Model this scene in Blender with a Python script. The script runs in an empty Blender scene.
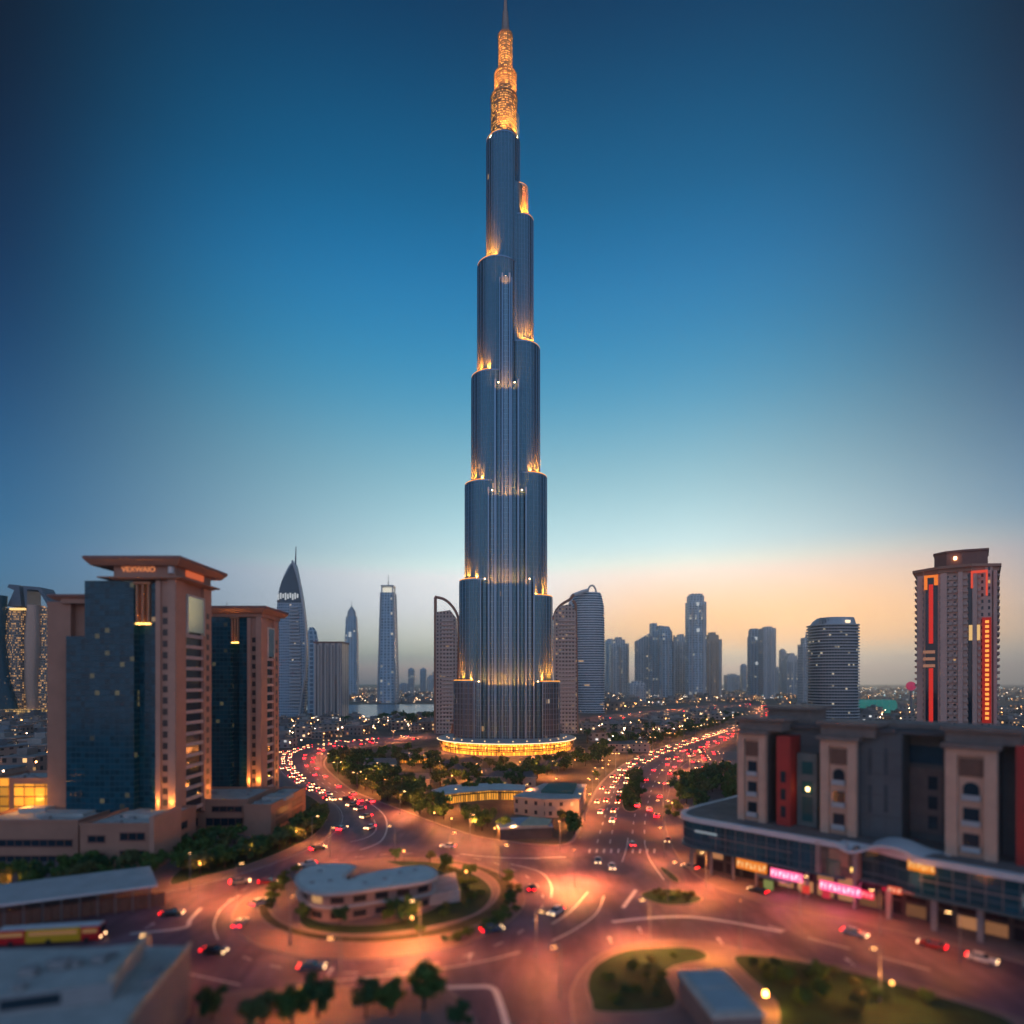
import bpy, bmesh, math, random
from mathutils import Vector, Matrix
from mathutils.geometry import tessellate_polygon
S = bpy.context.scene
COL = S.collection
R = math.radians
F, HZ, CZ = 620.0, 682.0, 50.0          # focal length in pixels, horizon row, eye height in metres

# ------------------------------------------------------------------ camera, sky, sun, exposure
cd = bpy.data.cameras.new("camera"); cam = bpy.data.objects.new("camera", cd); COL.objects.link(cam)
cam.location = (0, 0, CZ); cam.rotation_euler = (R(90), 0, 0)
cd.sensor_width = 36; cd.lens = 36 * F / 1024; cd.shift_y = (HZ - 512) / 1024
cd.clip_end = 30000; cd.clip_start = 1
cd.dof.use_dof = True; cd.dof.focus_distance = 430; cd.dof.aperture_fstop = 0.0165
S.camera = cam
vs = S.view_settings
S.display_settings.display_device = 'sRGB'
vs.view_transform = 'Standard'; vs.look = 'None'; vs.gamma = 1; vs.use_curve_mapping = False
vs.exposure = 0.0
S.render.engine = 'CYCLES'
S.cycles.max_bounces = 5; S.cycles.diffuse_bounces = 2; S.cycles.glossy_bounces = 3
S.cycles.transmission_bounces = 2; S.cycles.volume_bounces = 0; S.cycles.transparent_max_bounces = 4
S.cycles.use_denoising = True; S.cycles.caustics_reflective = False; S.cycles.caustics_refractive = False
S.cycles.sample_clamp_indirect = 4; S.cycles.use_light_tree = True

def lin(c):
    f = lambda v: (v / 255 / 12.92) if v / 255 <= .04045 else ((v / 255 + .055) / 1.055) ** 2.4
    return (f(c[0]), f(c[1]), f(c[2]), 1)

SUN_AZ, SUN_EL = 24.0, 3.0
w = bpy.data.worlds.new("World"); S.world = w; w.use_nodes = True
nt = w.node_tree; nt.nodes.clear(); N = nt.nodes.new; L = nt.links.new
def wm(op, a, b=None, c=None):
    n = N('ShaderNodeMath'); n.operation = op
    for i, x in enumerate((a, b, c)):
        if x is None: continue
        if isinstance(x, (int, float)): n.inputs[i].default_value = x
        else: L(x, n.inputs[i])
    return n.outputs[0]
def wr(x, a, b, c=0.0, d=1.0, smooth=False):
    n = N('ShaderNodeMapRange'); n.interpolation_type = 'SMOOTHSTEP' if smooth else 'LINEAR'
    L(x, n.inputs[0])
    for i, v in enumerate((a, b, c, d)): n.inputs[i + 1].default_value = v
    return n.outputs[0]
def wramp(x, keys):
    n = N('ShaderNodeValToRGB'); e = n.color_ramp.elements
    for i, (p, c) in enumerate(keys):
        k = e[i] if i < 2 else e.new(p)
        k.position = p; k.color = lin(c)
    n.color_ramp.interpolation = 'B_SPLINE'
    L(x, n.inputs[0]); return n.outputs[0]
def wmix(f, a, b, mode='MIX'):
    n = N('ShaderNodeMix'); n.data_type = 'RGBA'; n.blend_type = mode
    if isinstance(f, (int, float)): n.inputs[0].default_value = f
    else: L(f, n.inputs[0])
    for i, v in ((6, a), (7, b)):
        if isinstance(v, tuple): n.inputs[i].default_value = v
        else: L(v, n.inputs[i])
    return n.outputs[2]
tc = N('ShaderNodeTexCoord'); sp = N('ShaderNodeSeparateXYZ'); L(tc.outputs['Generated'], sp.inputs[0])
dx, dy, dz = sp.outputs
hl = wm('SQRT', wm('ADD', wm('MULTIPLY', dx, dx), wm('ADD', wm('MULTIPLY', dy, dy), 1e-6)))
hx, hy = wm('DIVIDE', dx, hl), wm('DIVIDE', dy, hl)
def azcos(deg): return wm('ADD', wm('MULTIPLY', hx, math.sin(R(deg))), wm('MULTIPLY', hy, math.cos(R(deg))))
bright = wramp(dz, [(0, (120, 112, 122)), (1, (4, 20, 44)), (0.03, (296, 244, 216)), (0.075, (318, 282, 236)), (0.13, (300, 294, 264)), (0.2, (197, 238, 246)), (0.3, (141, 191, 204)), (0.41, (57, 151, 189)), (0.525, (25, 118, 173)), (0.614, (1, 96, 142)), (0.75, (1, 34, 72))])
dark = wramp(dz, [(0, (70, 90, 112)), (1, (1, 8, 20)), (0.025, (150, 140, 138)), (0.07, (112, 126, 142)), (0.12, (56, 122, 162)), (0.2, (38, 104, 150)), (0.36, (6, 56, 102)), (0.52, (1, 27, 60)), (0.66, (1, 9, 26))])
whi = wr(azcos(1.5), .73, .995, smooth=True); wlo = wm('POWER', wr(azcos(6), .60, .985), 2.7); lowf = wr(dz, .55, .12, smooth=True)
sky = wmix(wm('ADD', wm('MULTIPLY', wlo, lowf), wm('MULTIPLY', whi, wm('SUBTRACT', 1.0, lowf))), dark, bright)
glow = wm('MULTIPLY', wm('MULTIPLY', wr(dz, .015, .07, smooth=True), wr(dz, .22, .08, smooth=True)), wr(azcos(SUN_AZ - 2), .92, 1.0, smooth=True))
sky = wmix(wm('MULTIPLY', glow, .85), sky, lin((300, 214, 112)))
# unseen sky behind the camera, brightened as added fill for camera-facing walls
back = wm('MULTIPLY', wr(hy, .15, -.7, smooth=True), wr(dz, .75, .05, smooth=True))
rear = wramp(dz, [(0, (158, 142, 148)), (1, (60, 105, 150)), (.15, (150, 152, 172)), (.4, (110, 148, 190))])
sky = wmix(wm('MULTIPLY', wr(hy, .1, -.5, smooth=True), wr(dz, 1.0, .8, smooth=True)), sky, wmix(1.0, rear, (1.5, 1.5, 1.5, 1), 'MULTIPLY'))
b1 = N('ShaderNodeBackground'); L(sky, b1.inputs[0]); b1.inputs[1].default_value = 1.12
st = N('ShaderNodeTexSky'); st.sky_type = 'NISHITA'; st.sun_disc = False
st.sun_elevation = R(SUN_EL); st.sun_rotation = R(SUN_AZ); st.altitude = 50; st.air_density = 1.2; st.dust_density = 2
b2 = N('ShaderNodeBackground'); L(st.outputs[0], b2.inputs[0]); b2.inputs[1].default_value = 0.004
ad = N('ShaderNodeAddShader'); L(b1.outputs[0], ad.inputs[0]); L(b2.outputs[0], ad.inputs[1])
ow = N('ShaderNodeOutputWorld'); L(ad.outputs[0], ow.inputs[0])

sl = bpy.data.lights.new("sun", 'SUN'); sun = bpy.data.objects.new("sun", sl); COL.objects.link(sun)
sl.energy = 0.9; sl.angle = R(3); sl.color = (1, .66, .42)
sdir = Vector((math.sin(R(SUN_AZ)) * math.cos(R(SUN_EL)), math.cos(R(SUN_AZ)) * math.cos(R(SUN_EL)), math.sin(R(SUN_EL))))
sun.rotation_euler = sdir.to_track_quat('Z', 'Y').to_euler()

LAMP = 1.3                                # master level of the street lamps
ORANGE = (1.0, .31, .085)

# ------------------------------------------------------------------ materials
MATS = {}
def mat(name, col, rough=.7, metal=0.0, var=.18, scale=.4, bump=0.0, bscale=6, em=None, es=0.0, spec=.4):
    if name in MATS: return MATS[name]
    m = bpy.data.materials.new(name); m.use_nodes = True; t = m.node_tree; b = t.nodes['Principled BSDF']
    c = (*col[:3], 1)
    b.inputs['Roughness'].default_value = rough; b.inputs['Metallic'].default_value = metal
    b.inputs['Specular IOR Level'].default_value = spec
    if var > 0:
        tcn = t.nodes.new('ShaderNodeTexCoord'); nz = t.nodes.new('ShaderNodeTexNoise')
        nz.inputs['Scale'].default_value = scale; nz.inputs['Detail'].default_value = 5; nz.inputs['Roughness'].default_value = .65
        t.links.new(tcn.outputs['Object'], nz.inputs['Vector'])
        rp = t.nodes.new('ShaderNodeValToRGB')
        rp.color_ramp.elements[0].position = .3; rp.color_ramp.elements[1].position = .7
        rp.color_ramp.elements[0].color = (*[v * (1 - var) for v in c[:3]], 1)
        rp.color_ramp.elements[1].color = (*[min(1, v * (1 + var)) for v in c[:3]], 1)
        t.links.new(nz.outputs[0], rp.inputs[0]); t.links.new(rp.outputs[0], b.inputs['Base Color'])
    else: b.inputs['Base Color'].default_value = c
    if bump > 0:
        tcn = t.nodes.new('ShaderNodeTexCoord'); nz = t.nodes.new('ShaderNodeTexNoise'); nz.inputs['Scale'].default_value = bscale
        t.links.new(tcn.outputs['Object'], nz.inputs['Vector'])
        bp = t.nodes.new('ShaderNodeBump'); bp.inputs['Strength'].default_value = bump; bp.inputs['Distance'].default_value = .1
        t.links.new(nz.outputs[0], bp.inputs['Height']); t.links.new(bp.outputs[0], b.inputs['Normal'])
    if em: b.inputs['Emission Color'].default_value = (*em[:3], 1); b.inputs['Emission Strength'].default_value = es
    MATS[name] = m; return m

def facade(name, wall, glass, cw, ch, fw=.7, fh=.6, lit=.06, litcol=(1, .55, .2), ls=1.2, wr_=.7, gr=.12, vlines=0.0, wallvar=.12, sp=.5, mt=0.0, bm=.6, gv=.35):
    """windows laid out in metres on the wall's own UVs; some of the rooms are lit"""
    if name in MATS: return MATS[name]
    m = bpy.data.materials.new(name); m.use_nodes = True; t = m.node_tree; b = t.nodes['Principled BSDF']
    n_, l_ = t.nodes.new, t.links.new
    def M(op, a, b_=None):
        n = n_('ShaderNodeMath'); n.operation = op
        for i, x in enumerate((a, b_)):
            if x is None: continue
            if isinstance(x, (int, float)): n.inputs[i].default_value = x
            else: l_(x, n.inputs[i])
        return n.outputs[0]
    uv = n_('ShaderNodeUVMap'); s = n_('ShaderNodeSeparateXYZ'); l_(uv.outputs[0], s.inputs[0])
    u = M('DIVIDE', s.outputs[0], cw); v = M('DIVIDE', s.outputs[1], ch)
    fu, fv = M('ABSOLUTE', M('SUBTRACT', M('FRACT', u), .5)), M('ABSOLUTE', M('SUBTRACT', M('FRACT', v), .5))
    mask = M('MULTIPLY', M('LESS_THAN', fu, fw / 2), M('LESS_THAN', fv, fh / 2))
    oi = n_('ShaderNodeObjectInfo')
    cb = n_('ShaderNodeCombineXYZ'); l_(M('FLOOR', u), cb.inputs[0]); l_(M('FLOOR', v), cb.inputs[1]); l_(M('MULTIPLY', oi.outputs['Random'], 91.7), cb.inputs[2])
    wn = n_('ShaderNodeTexWhiteNoise'); wn.noise_dimensions = '3D'; l_(cb.outputs[0], wn.inputs[0])
    on = M('LESS_THAN', wn.outputs['Value'], lit)
    sc = n_('ShaderNodeSeparateColor'); l_(wn.outputs['Color'], sc.inputs[0])
    lv = M('ADD', M('MULTIPLY', sc.outputs[1], .9), .25)
    nz = n_('ShaderNodeTexNoise'); nz.inputs['Scale'].default_value = .15; nz.inputs['Detail'].default_value = 4
    tcn = n_('ShaderNodeTexCoord'); l_(tcn.outputs['Object'], nz.inputs['Vector'])
    wc = n_('ShaderNodeMix'); wc.data_type = 'RGBA'; l_(nz.outputs[0], wc.inputs[0])
    wc.inputs[6].default_value = (*[x * (1 - wallvar) for x in wall], 1); wc.inputs[7].default_value = (*[min(1, x * (1 + wallvar)) for x in wall], 1)
    gc = n_('ShaderNodeMix'); gc.data_type = 'RGBA'; l_(sc.outputs[0], gc.inputs[0])
    gc.inputs[6].default_value = (*[x * (1 - gv) for x in glass], 1); gc.inputs[7].default_value = (*[min(1, x * (1 + gv)) for x in glass], 1)
    mx = n_('ShaderNodeMix'); mx.data_type = 'RGBA'; l_(mask, mx.inputs[0]); l_(wc.outputs[2], mx.inputs[6]); l_(gc.outputs[2], mx.inputs[7])
    l_(mx.outputs[2], b.inputs['Base Color'])
    l_(M('ADD', M('MULTIPLY', mask, gr - wr_), wr_), b.inputs['Roughness'])
    bp = n_('ShaderNodeBump'); bp.inputs['Strength'].default_value = bm; bp.inputs['Distance'].default_value = .25
    l_(M('SUBTRACT', 1.0, mask), bp.inputs['Height']); l_(bp.outputs[0], b.inputs['Normal'])
    b.inputs['Emission Color'].default_value = (*litcol, 1); b.inputs['Specular IOR Level'].default_value = sp; b.inputs['Metallic'].default_value = mt
    l_(M('MULTIPLY', M('MULTIPLY', mask, on), M('MULTIPLY', lv, ls)), b.inputs['Emission Strength'])
    MATS[name] = m; return m

def emis(name, col, s): return mat(name, (.02, .02, .02), .5, var=0, em=col, es=s)

# ------------------------------------------------------------------ mesh building
class MB:
    def __init__(s): s.v, s.k, s.f, s.m, s.uv, s.sm = [], {}, [], [], [], []
    def vi(s, p):
        k = (round(p[0], 4), round(p[1], 4), round(p[2], 4))
        if k not in s.k: s.k[k] = len(s.v); s.v.append(k)
        return s.k[k]
    def face(s, pts, mi=0, uv=None, smooth=False):
        idx = [s.vi(p) for p in pts]
        if len(set(idx)) < 3: return
        if len(set(idx)) < len(idx):
            keep = [i for i in range(len(idx)) if idx[i] != idx[i - 1]]
            idx = [idx[i] for i in keep]; uv = [uv[i] for i in keep] if uv else None
            if len(idx) < 3: return
            pts = [s.v[i] for i in idx]
        if uv is None:
            a, b_, c = Vector(pts[0]), Vector(pts[1]), Vector(pts[2]); n = (b_ - a).cross(c - b_)
            if n.length > 0: n.normalize()
            if abs(n.z) > .8: uv = [(p[0], p[1]) for p in pts]
            else:
                t = Vector((-n.y, n.x, 0)); t.normalize()
                uv = [(p[0] * t.x + p[1] * t.y, p[2]) for p in pts]
        s.f.append(idx); s.m.append(mi); s.uv.append(uv); s.sm.append(smooth)
    def box(s, x0, x1, y0, y1, z0, z1, mi=0, top=None):
        s.prism([(x0, y0), (x1, y0), (x1, y1), (x0, y1)], z0, z1, mi, mi if top is None else top)
    def prism(s, poly, z0, z1, mi=0, top=None, smooth=False, bottom=True, poly1=None):
        if sum(poly[i - 1][0] * poly[i][1] - poly[i][0] * poly[i - 1][1] for i in range(len(poly))) < 0:
            poly = poly[::-1]; poly1 = poly1[::-1] if poly1 else None
        q = poly1 or poly
        top = mi if top is None else top; n = len(poly); d = 0
        for i in range(n):
            a, b_ = poly[i], poly[(i + 1) % n]; l = math.hypot(b_[0] - a[0], b_[1] - a[1])
            a1, b1_ = q[i], q[(i + 1) % n]
            s.face([(*a, z0), (*b_, z0), (*b1_, z1), (*a1, z1)], mi, [(d, z0), (d + l, z0), (d + l, z1), (d, z1)], smooth)
            d += l
        for pl, z, up in ((q, z1, True), (poly, z0, False)):
            if not up and not bottom: continue
            pv = [Vector((*p, 0)) for p in pl]
            if n <= 4: tris = [list(range(n))]
            else: tris = [list(t) for t in tessellate_polygon([pv])]
            for t in tris:
                p3 = [(*pl[i], z) for i in t]
                ar = sum(p3[i - 1][0] * p3[i][1] - p3[i][0] * p3[i - 1][1] for i in range(len(p3)))
                if (ar > 0) != up: p3 = p3[::-1]
                s.face(p3, top if up else mi, [(p[0], p[1]) for p in p3])
    def sheet(s, poly, z, mi=0):
        pv = [Vector((*p, 0)) for p in poly]
        for t in tessellate_polygon([pv]):
            p3 = [(*poly[i], z) for i in t]
            if sum(p3[i - 1][0] * p3[i][1] - p3[i][0] * p3[i - 1][1] for i in range(3)) < 0: p3 = p3[::-1]
            s.face(p3, mi, [(p[0], p[1]) for p in p3])
    def cyl(s, cx, cy, r, z0, z1, n=20, mi=0, r1=None, top=None, ry=None):
        r1 = r if r1 is None else r1; k = 1 if ry is None else ry / r
        A = [(2 * math.pi * i / n) for i in range(n)]
        s.prism([(cx + r * math.cos(a), cy + k * r * math.sin(a)) for a in A], z0, z1, mi, top, True, True,
                [(cx + r1 * math.cos(a), cy + k * r1 * math.sin(a)) for a in A])
    def loft(s, secs, n=28, pw=2.6, mi=0, top=None, cx=0, cy=0):
        """secs: (z, dx, half width, half depth[, dy])"""
        def ring(q):
            z, ox, hw, hd = q[:4]; oy = q[4] if len(q) > 4 else 0; o = []
            for i in range(n):
                a = 2 * math.pi * (i + .5) / n; c, sn = math.cos(a), math.sin(a)
                o.append((cx + ox + hw * math.copysign(abs(c) ** (2 / pw), c), cy + oy + hd * math.copysign(abs(sn) ** (2 / pw), sn), z))
            return o
        big = max(secs, key=lambda q: q[2]); rb = ring(big); us = [0]
        for i in range(n):
            a, b_ = rb[i], rb[(i + 1) % n]; us.append(us[-1] + math.hypot(a[0] - b_[0], a[1] - b_[1]))
        rs = [ring(q) for q in secs]
        for a, b_ in zip(rs, rs[1:]):
            for i in range(n):
                j = (i + 1) % n
                s.face([a[i], a[j], b_[j], b_[i]], mi, [(us[i], a[i][2]), (us[i + 1], a[i][2]), (us[i + 1], b_[i][2]), (us[i], b_[i][2])], True)
        s.face(rs[-1], mi if top is None else top, [(p[0], p[1]) for p in rs[-1]])
        s.face(rs[0][::-1], mi, [(p[0], p[1]) for p in rs[0]])
    def tube(s, p0, p1, r0, r1=None, n=8, mi=0):
        p0, p1 = Vector(p0), Vector(p1); r1 = r0 if r1 is None else r1
        q = (p1 - p0).to_track_quat('Z', 'Y'); A = [2 * math.pi * i / n for i in range(n)]
        a = [p0 + q @ Vector((r0 * math.cos(t), r0 * math.sin(t), 0)) for t in A]
        b_ = [p1 + q @ Vector((r1 * math.cos(t), r1 * math.sin(t), 0)) for t in A]
        for i in range(n):
            j = (i + 1) % n; s.face([a[i], a[j], b_[j], b_[i]], mi, None, True)
        s.face([tuple(x) for x in b_], mi); s.face([tuple(x) for x in a[::-1]], mi)
    def extrude_front(s, outline, y0, y1, mi=0, side=None, back=None):
        """outline in (x, z), given thickness along y"""
        if sum(outline[i - 1][0] * outline[i][1] - outline[i][0] * outline[i - 1][1] for i in range(len(outline))) < 0: outline = outline[::-1]
        side = mi if side is None else side; n = len(outline)
        tr = tessellate_polygon([[Vector((p[0], p[1], 0)) for p in outline]])
        for t in tr:
            q = [outline[i] for i in t]
            if sum(q[i - 1][0] * q[i][1] - q[i][0] * q[i - 1][1] for i in range(3)) < 0: q = q[::-1]
            s.face([(p[0], y0, p[1]) for p in q], mi, [(p[0], p[1]) for p in q])
            s.face([(p[0], y1, p[1]) for p in q[::-1]], mi, [(p[0], p[1]) for p in q[::-1]])
        for i in range(n):
            a, b_ = outline[i], outline[(i + 1) % n]
            s.face([(a[0], y1, a[1]), (b_[0], y1, b_[1]), (b_[0], y0, b_[1]), (a[0], y0, a[1])][::-1], side, [(y1, a[1]), (y1, b_[1]), (y0, b_[1]), (y0, a[1])][::-1])
    def mesh(s, name, mats, off=None):
        me = bpy.data.meshes.new(name)
        o = off or Vector((0, 0, 0))
        me.from_pydata([(p[0] - o.x, p[1] - o.y, p[2] - o.z) for p in s.v], [], s.f)
        for m in (mats if isinstance(mats, (list, tuple)) else [mats]): me.materials.append(m)
        ul = me.uv_layers.new(name="UVMap"); li = 0; flat = []
        for u in s.uv:
            for a in u: flat += [a[0], a[1]]
        ul.data.foreach_set("uv", flat)
        me.polygons.foreach_set("material_index", s.m); me.polygons.foreach_set("use_smooth", s.sm)
        me.update()
        if any(s.sm): me.set_sharp_from_angle(angle=R(40))
        return me
    def build(s, name, mats, parent=None, world=True, loc=None):
        off = (ORG.get(parent.name) if parent else None) if world else None
        if loc is not None: off = Vector(loc)
        o = bpy.data.objects.new(name, s.mesh(name, mats, off)); COL.objects.link(o)
        if parent: o.parent = parent; ORG[o.name] = ORG.get(parent.name, Vector())
        elif loc is not None: o.location = loc; ORG[o.name] = Vector(loc)
        return o
ORG = {}
def tag(o, label, cat, group=None):
    o['label'] = label; o['category'] = cat
    if group: o['group'] = group
    return o
def thing(name, label, cat, loc=(0, 0, 0), rz=0.0, group=None):
    o = bpy.data.objects.new(name, None); COL.objects.link(o); o.location = loc; o.rotation_euler = (0, 0, rz)
    o.empty_display_size = 1; ORG[o.name] = Vector(loc)
    return tag(o, label, cat, group)
def struct(name, mb, m): o = mb.build(name, m); o['kind'] = 'structure'; return o
def stuff(name, mb, m): o = mb.build(name, m); o['kind'] = 'stuff'; return o
def dup(root, loc, rz, label, group, scale=1.0):
    r = root.copy(); COL.objects.link(r); r.location = loc; r.rotation_euler = (0, 0, rz); r.scale = (scale,) * 3
    r['label'] = label; r['group'] = group
    for c in list(root.children):
        d = c.copy(); COL.objects.link(d); d.parent = r
        for g in list(c.children):
            e = g.copy(); COL.objects.link(e); e.parent = d
    return r
def drop(root):
    for c in list(root.children):
        drop(c)
    bpy.data.objects.remove(root)
def light(kind, loc, energy, col, parent, size=.3, rot=None, angle=140, blend=.6):
    l = bpy.data.lights.new("lamp_light", kind); l.energy = energy; l.color = col
    if kind in ('POINT', 'SPOT'): l.shadow_soft_size = size
    if kind == 'SPOT': l.spot_size = R(angle); l.spot_blend = blend
    o = bpy.data.objects.new("lamp_light", l); COL.objects.link(o); o.location = loc
    if rot: o.rotation_euler = rot
    if parent: o.parent = parent
    return o

def G(px, py, z=0.0):                       # the point at height z seen at a pixel
    Y = (CZ - z) * F / (py - HZ); return ((px - 512) / F * Y, Y)
def GP(pts, z=0.0): return [G(x, y, z) for x, y in pts]
def X_(px, Y): return (px - 512) / F * Y
def Z_(py, Y): return CZ + (HZ - py) * Y / F
def crom(p, n=5, closed=True):
    o = []; m = len(p); rng = range(m) if closed else range(m - 1)
    g = (lambda i: p[i % m]) if closed else (lambda i: p[max(0, min(m - 1, i))])
    for i in rng:
        a, b_, c, d = g(i - 1), g(i), g(i + 1), g(i + 2)
        for j in range(n):
            t = j / n
            o.append(tuple(.5 * (2 * b_[k] + (c[k] - a[k]) * t + (2 * a[k] - 5 * b_[k] + 4 * c[k] - d[k]) * t * t + (3 * b_[k] - a[k] - 3 * c[k] + d[k]) * t ** 3) for k in range(len(b_))))
    if not closed: o.append(tuple(p[-1]))
    return o
def offset_poly(poly, d):                    # shrink a polygon by d metres
    if sum(poly[i - 1][0] * poly[i][1] - poly[i][0] * poly[i - 1][1] for i in range(len(poly))) < 0: poly = poly[::-1]
    o = []; n = len(poly)
    for i in range(n):
        a, b_, c = Vector(poly[i - 1]), Vector(poly[i]), Vector(poly[(i + 1) % n])
        e, f = (b_ - a), (c - b_)
        if e.length < 1e-6 or f.length < 1e-6: o.append(tuple(b_)); continue
        e.normalize(); f.normalize(); nn = Vector((-e.y - f.y, e.x + f.x))
        if nn.length < 1e-4: nn = Vector((-e.y, e.x))
        nn.normalize(); k = max(.5, nn.dot(Vector((-e.y, e.x)))); o.append(tuple(b_ + nn * d / k))
    return o

# palette
asphalt = mat('asphalt', (.125, .077, .10), .62, var=.25, scale=.12, bump=.15, bscale=3)
asphalt_far = mat('asphalt_far', (.17, .10, .10), .7, var=.2, scale=.03)
def wear(m_, sc):
    t = m_.node_tree; b = t.nodes['Principled BSDF']; src = b.inputs['Base Color'].links[0].from_socket
    tcn = t.nodes.new('ShaderNodeTexCoord'); mp = t.nodes.new('ShaderNodeMapping'); mp.inputs['Scale'].default_value = (sc, sc * .25, sc); mp.inputs['Rotation'].default_value = (0, 0, .5)
    nz = t.nodes.new('ShaderNodeTexNoise'); nz.inputs['Scale'].default_value = 1; nz.inputs['Detail'].default_value = 6; nz.inputs['Distortion'].default_value = 1.2
    t.links.new(tcn.outputs['Object'], mp.inputs[0]); t.links.new(mp.outputs[0], nz.inputs['Vector'])
    vo = t.nodes.new('ShaderNodeTexVoronoi'); vo.inputs['Scale'].default_value = sc * .35; t.links.new(tcn.outputs['Object'], vo.inputs['Vector'])
    sc_ = t.nodes.new('ShaderNodeSeparateColor'); t.links.new(vo.outputs['Color'], sc_.inputs[0])
    rp = t.nodes.new('ShaderNodeMapRange'); rp.inputs[1].default_value = .35; rp.inputs[2].default_value = .65; rp.inputs[3].default_value = .68; rp.inputs[4].default_value = 1.2; t.links.new(nz.outputs[0], rp.inputs[0])
    r2 = t.nodes.new('ShaderNodeMapRange'); r2.inputs[3].default_value = .88; r2.inputs[4].default_value = 1.1; t.links.new(sc_.outputs[0], r2.inputs[0])
    ml_ = t.nodes.new('ShaderNodeMath'); ml_.operation = 'MULTIPLY'; t.links.new(rp.outputs[0], ml_.inputs[0]); t.links.new(r2.outputs[0], ml_.inputs[1])
    vm = t.nodes.new('ShaderNodeVectorMath'); vm.operation = 'SCALE'; t.links.new(src, vm.inputs[0]); t.links.new(ml_.outputs[0], vm.inputs['Scale']); t.links.new(vm.outputs[0], b.inputs['Base Color'])
wear(asphalt, .22); wear(asphalt_far, .06)
paint = mat('road_paint', (.62, .60, .56), .6, var=.2, scale=1.5)
soil = mat('dry_ground', (.13, .10, .08), .9, var=.5, scale=.02)
paving = mat('paving', (.18, .125, .118), .8, var=.15, scale=.3)
kerbm = mat('kerb_stone', (.26, .20, .18), .8, var=.12, scale=.5)
lawnm = mat('lawn_grass', (.016, .046, .013), .95, var=.45, scale=.25, bump=.5, bscale=8)
parkm = mat('park_ground', (.105, .085, .055), .95, var=.55, scale=.035)
brown = mat('brown_stone', (.38, .19, .13), .75, var=.1, scale=.2)
brown_d = mat('dark_brown_stone', (.24, .11, .085), .75, var=.12, scale=.25)
pinkst = mat('pink_stone', (.46, .245, .175), .75, var=.1, scale=.2)
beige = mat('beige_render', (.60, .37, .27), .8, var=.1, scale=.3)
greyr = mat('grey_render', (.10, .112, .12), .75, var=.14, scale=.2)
greyd = mat('charcoal_render', (.075, .075, .08), .7, var=.14, scale=.2)
roofg = mat('roof_membrane', (.42, .40, .37), .85, var=.2, scale=.35)
white = mat('white_trim', (.60, .58, .58), .6, var=.07, scale=.5)
metal = mat('grey_metal', (.22, .23, .25), .45, .6, var=.1, scale=1)
darkm = mat('dark_metal', (.03, .032, .036), .5, .3, var=.1, scale=1)
dglass = mat('dark_glass', (.012, .028, .042), .1, var=.2, scale=.3, spec=.6)
redm = mat('red_panel', (.42, .035, .03), .55, var=.1, scale=.3)
bark = mat('bark', (.07, .045, .03), .9, var=.3, scale=3)
warmlight = emis('warm_lamp', (1, .55, .2), 14)
gold = emis('gold_glow', (1, .47, .09), 1.5)

# ------------------------------------------------------------------ ground, roads, water
m = MB(); m.sheet([(-11900, -300), (11900, -300), (11900, 13900), (-11900, 13900)], 0); struct('ground', m, soil)
m = MB(); m.sheet([(-190, 40), (220, 40), (220, 340), (-190, 340)], .02); struct('junction_road', m, asphalt)
PAIRS = [((322, 800), (380, 803)), ((300, 787), (350, 790)), ((283, 775), (326, 771)), ((274, 763), (322, 762)), ((276, 753), (326, 756)), ((298, 747), (338, 750)),
         ((336, 741.5), (368, 746)), ((374, 737.5), (402, 742)), ((435, 733), (442, 738)), ((505, 726), (508, 731)), ((576, 718.5), (576, 724.5)),
         ((650, 710.5), (650, 716.5)), ((700, 705.5), (700, 711)), ((742, 703), (742, 708)), ((768, 705.5), (754, 710)), ((772, 713), (751, 716)), ((752, 727), (728, 728)),
         ((730, 740), (690, 739)), ((712, 748), (652, 751)), ((690, 757), (627, 763)), ((676, 771), (607, 778)), ((668, 791), (596, 793)), ((664, 820), (584, 822)), ((668, 850), (574, 846))]
ro = crom([G(*a) for a, b in PAIRS], 4, False); ri = crom([G(*b) for a, b in PAIRS], 4, False)
m = MB()
for i in range(len(ro) - 1):
    m.face([(*ro[i], .03), (*ro[i + 1], .03), (*ri[i + 1], .03), (*ri[i], .03)][::1], 0)
struct('ring_road', m, asphalt_far)
def on_ring(t, f):                           # t along 0..1, f across 0 outer .. 1 inner
    i = min(int(t * (len(ro) - 1)), len(ro) - 2); k = t * (len(ro) - 1) - i
    a = Vector(ro[i]).lerp(Vector(ro[i + 1]), k); b = Vector(ri[i]).lerp(Vector(ri[i + 1]), k)
    a2 = Vector(ro[i + 1]) - Vector(ro[i]); b2 = Vector(ri[i + 1]) - Vector(ri[i])
    d = a2.lerp(b2, f); return a.lerp(b, f), math.atan2(d.y, d.x)
RLEN = [0]
for i in range(len(ro) - 1):
    RLEN.append(RLEN[-1] + ((Vector(ro[i + 1]) + Vector(ri[i + 1])) / 2 - (Vector(ro[i]) + Vector(ri[i])) / 2).length)
def t_of(dist):
    for i in range(len(RLEN) - 1):
        if RLEN[i + 1] >= dist: return (i + (dist - RLEN[i]) / (RLEN[i + 1] - RLEN[i])) / (len(RLEN) - 1)
    return 1.0

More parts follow.
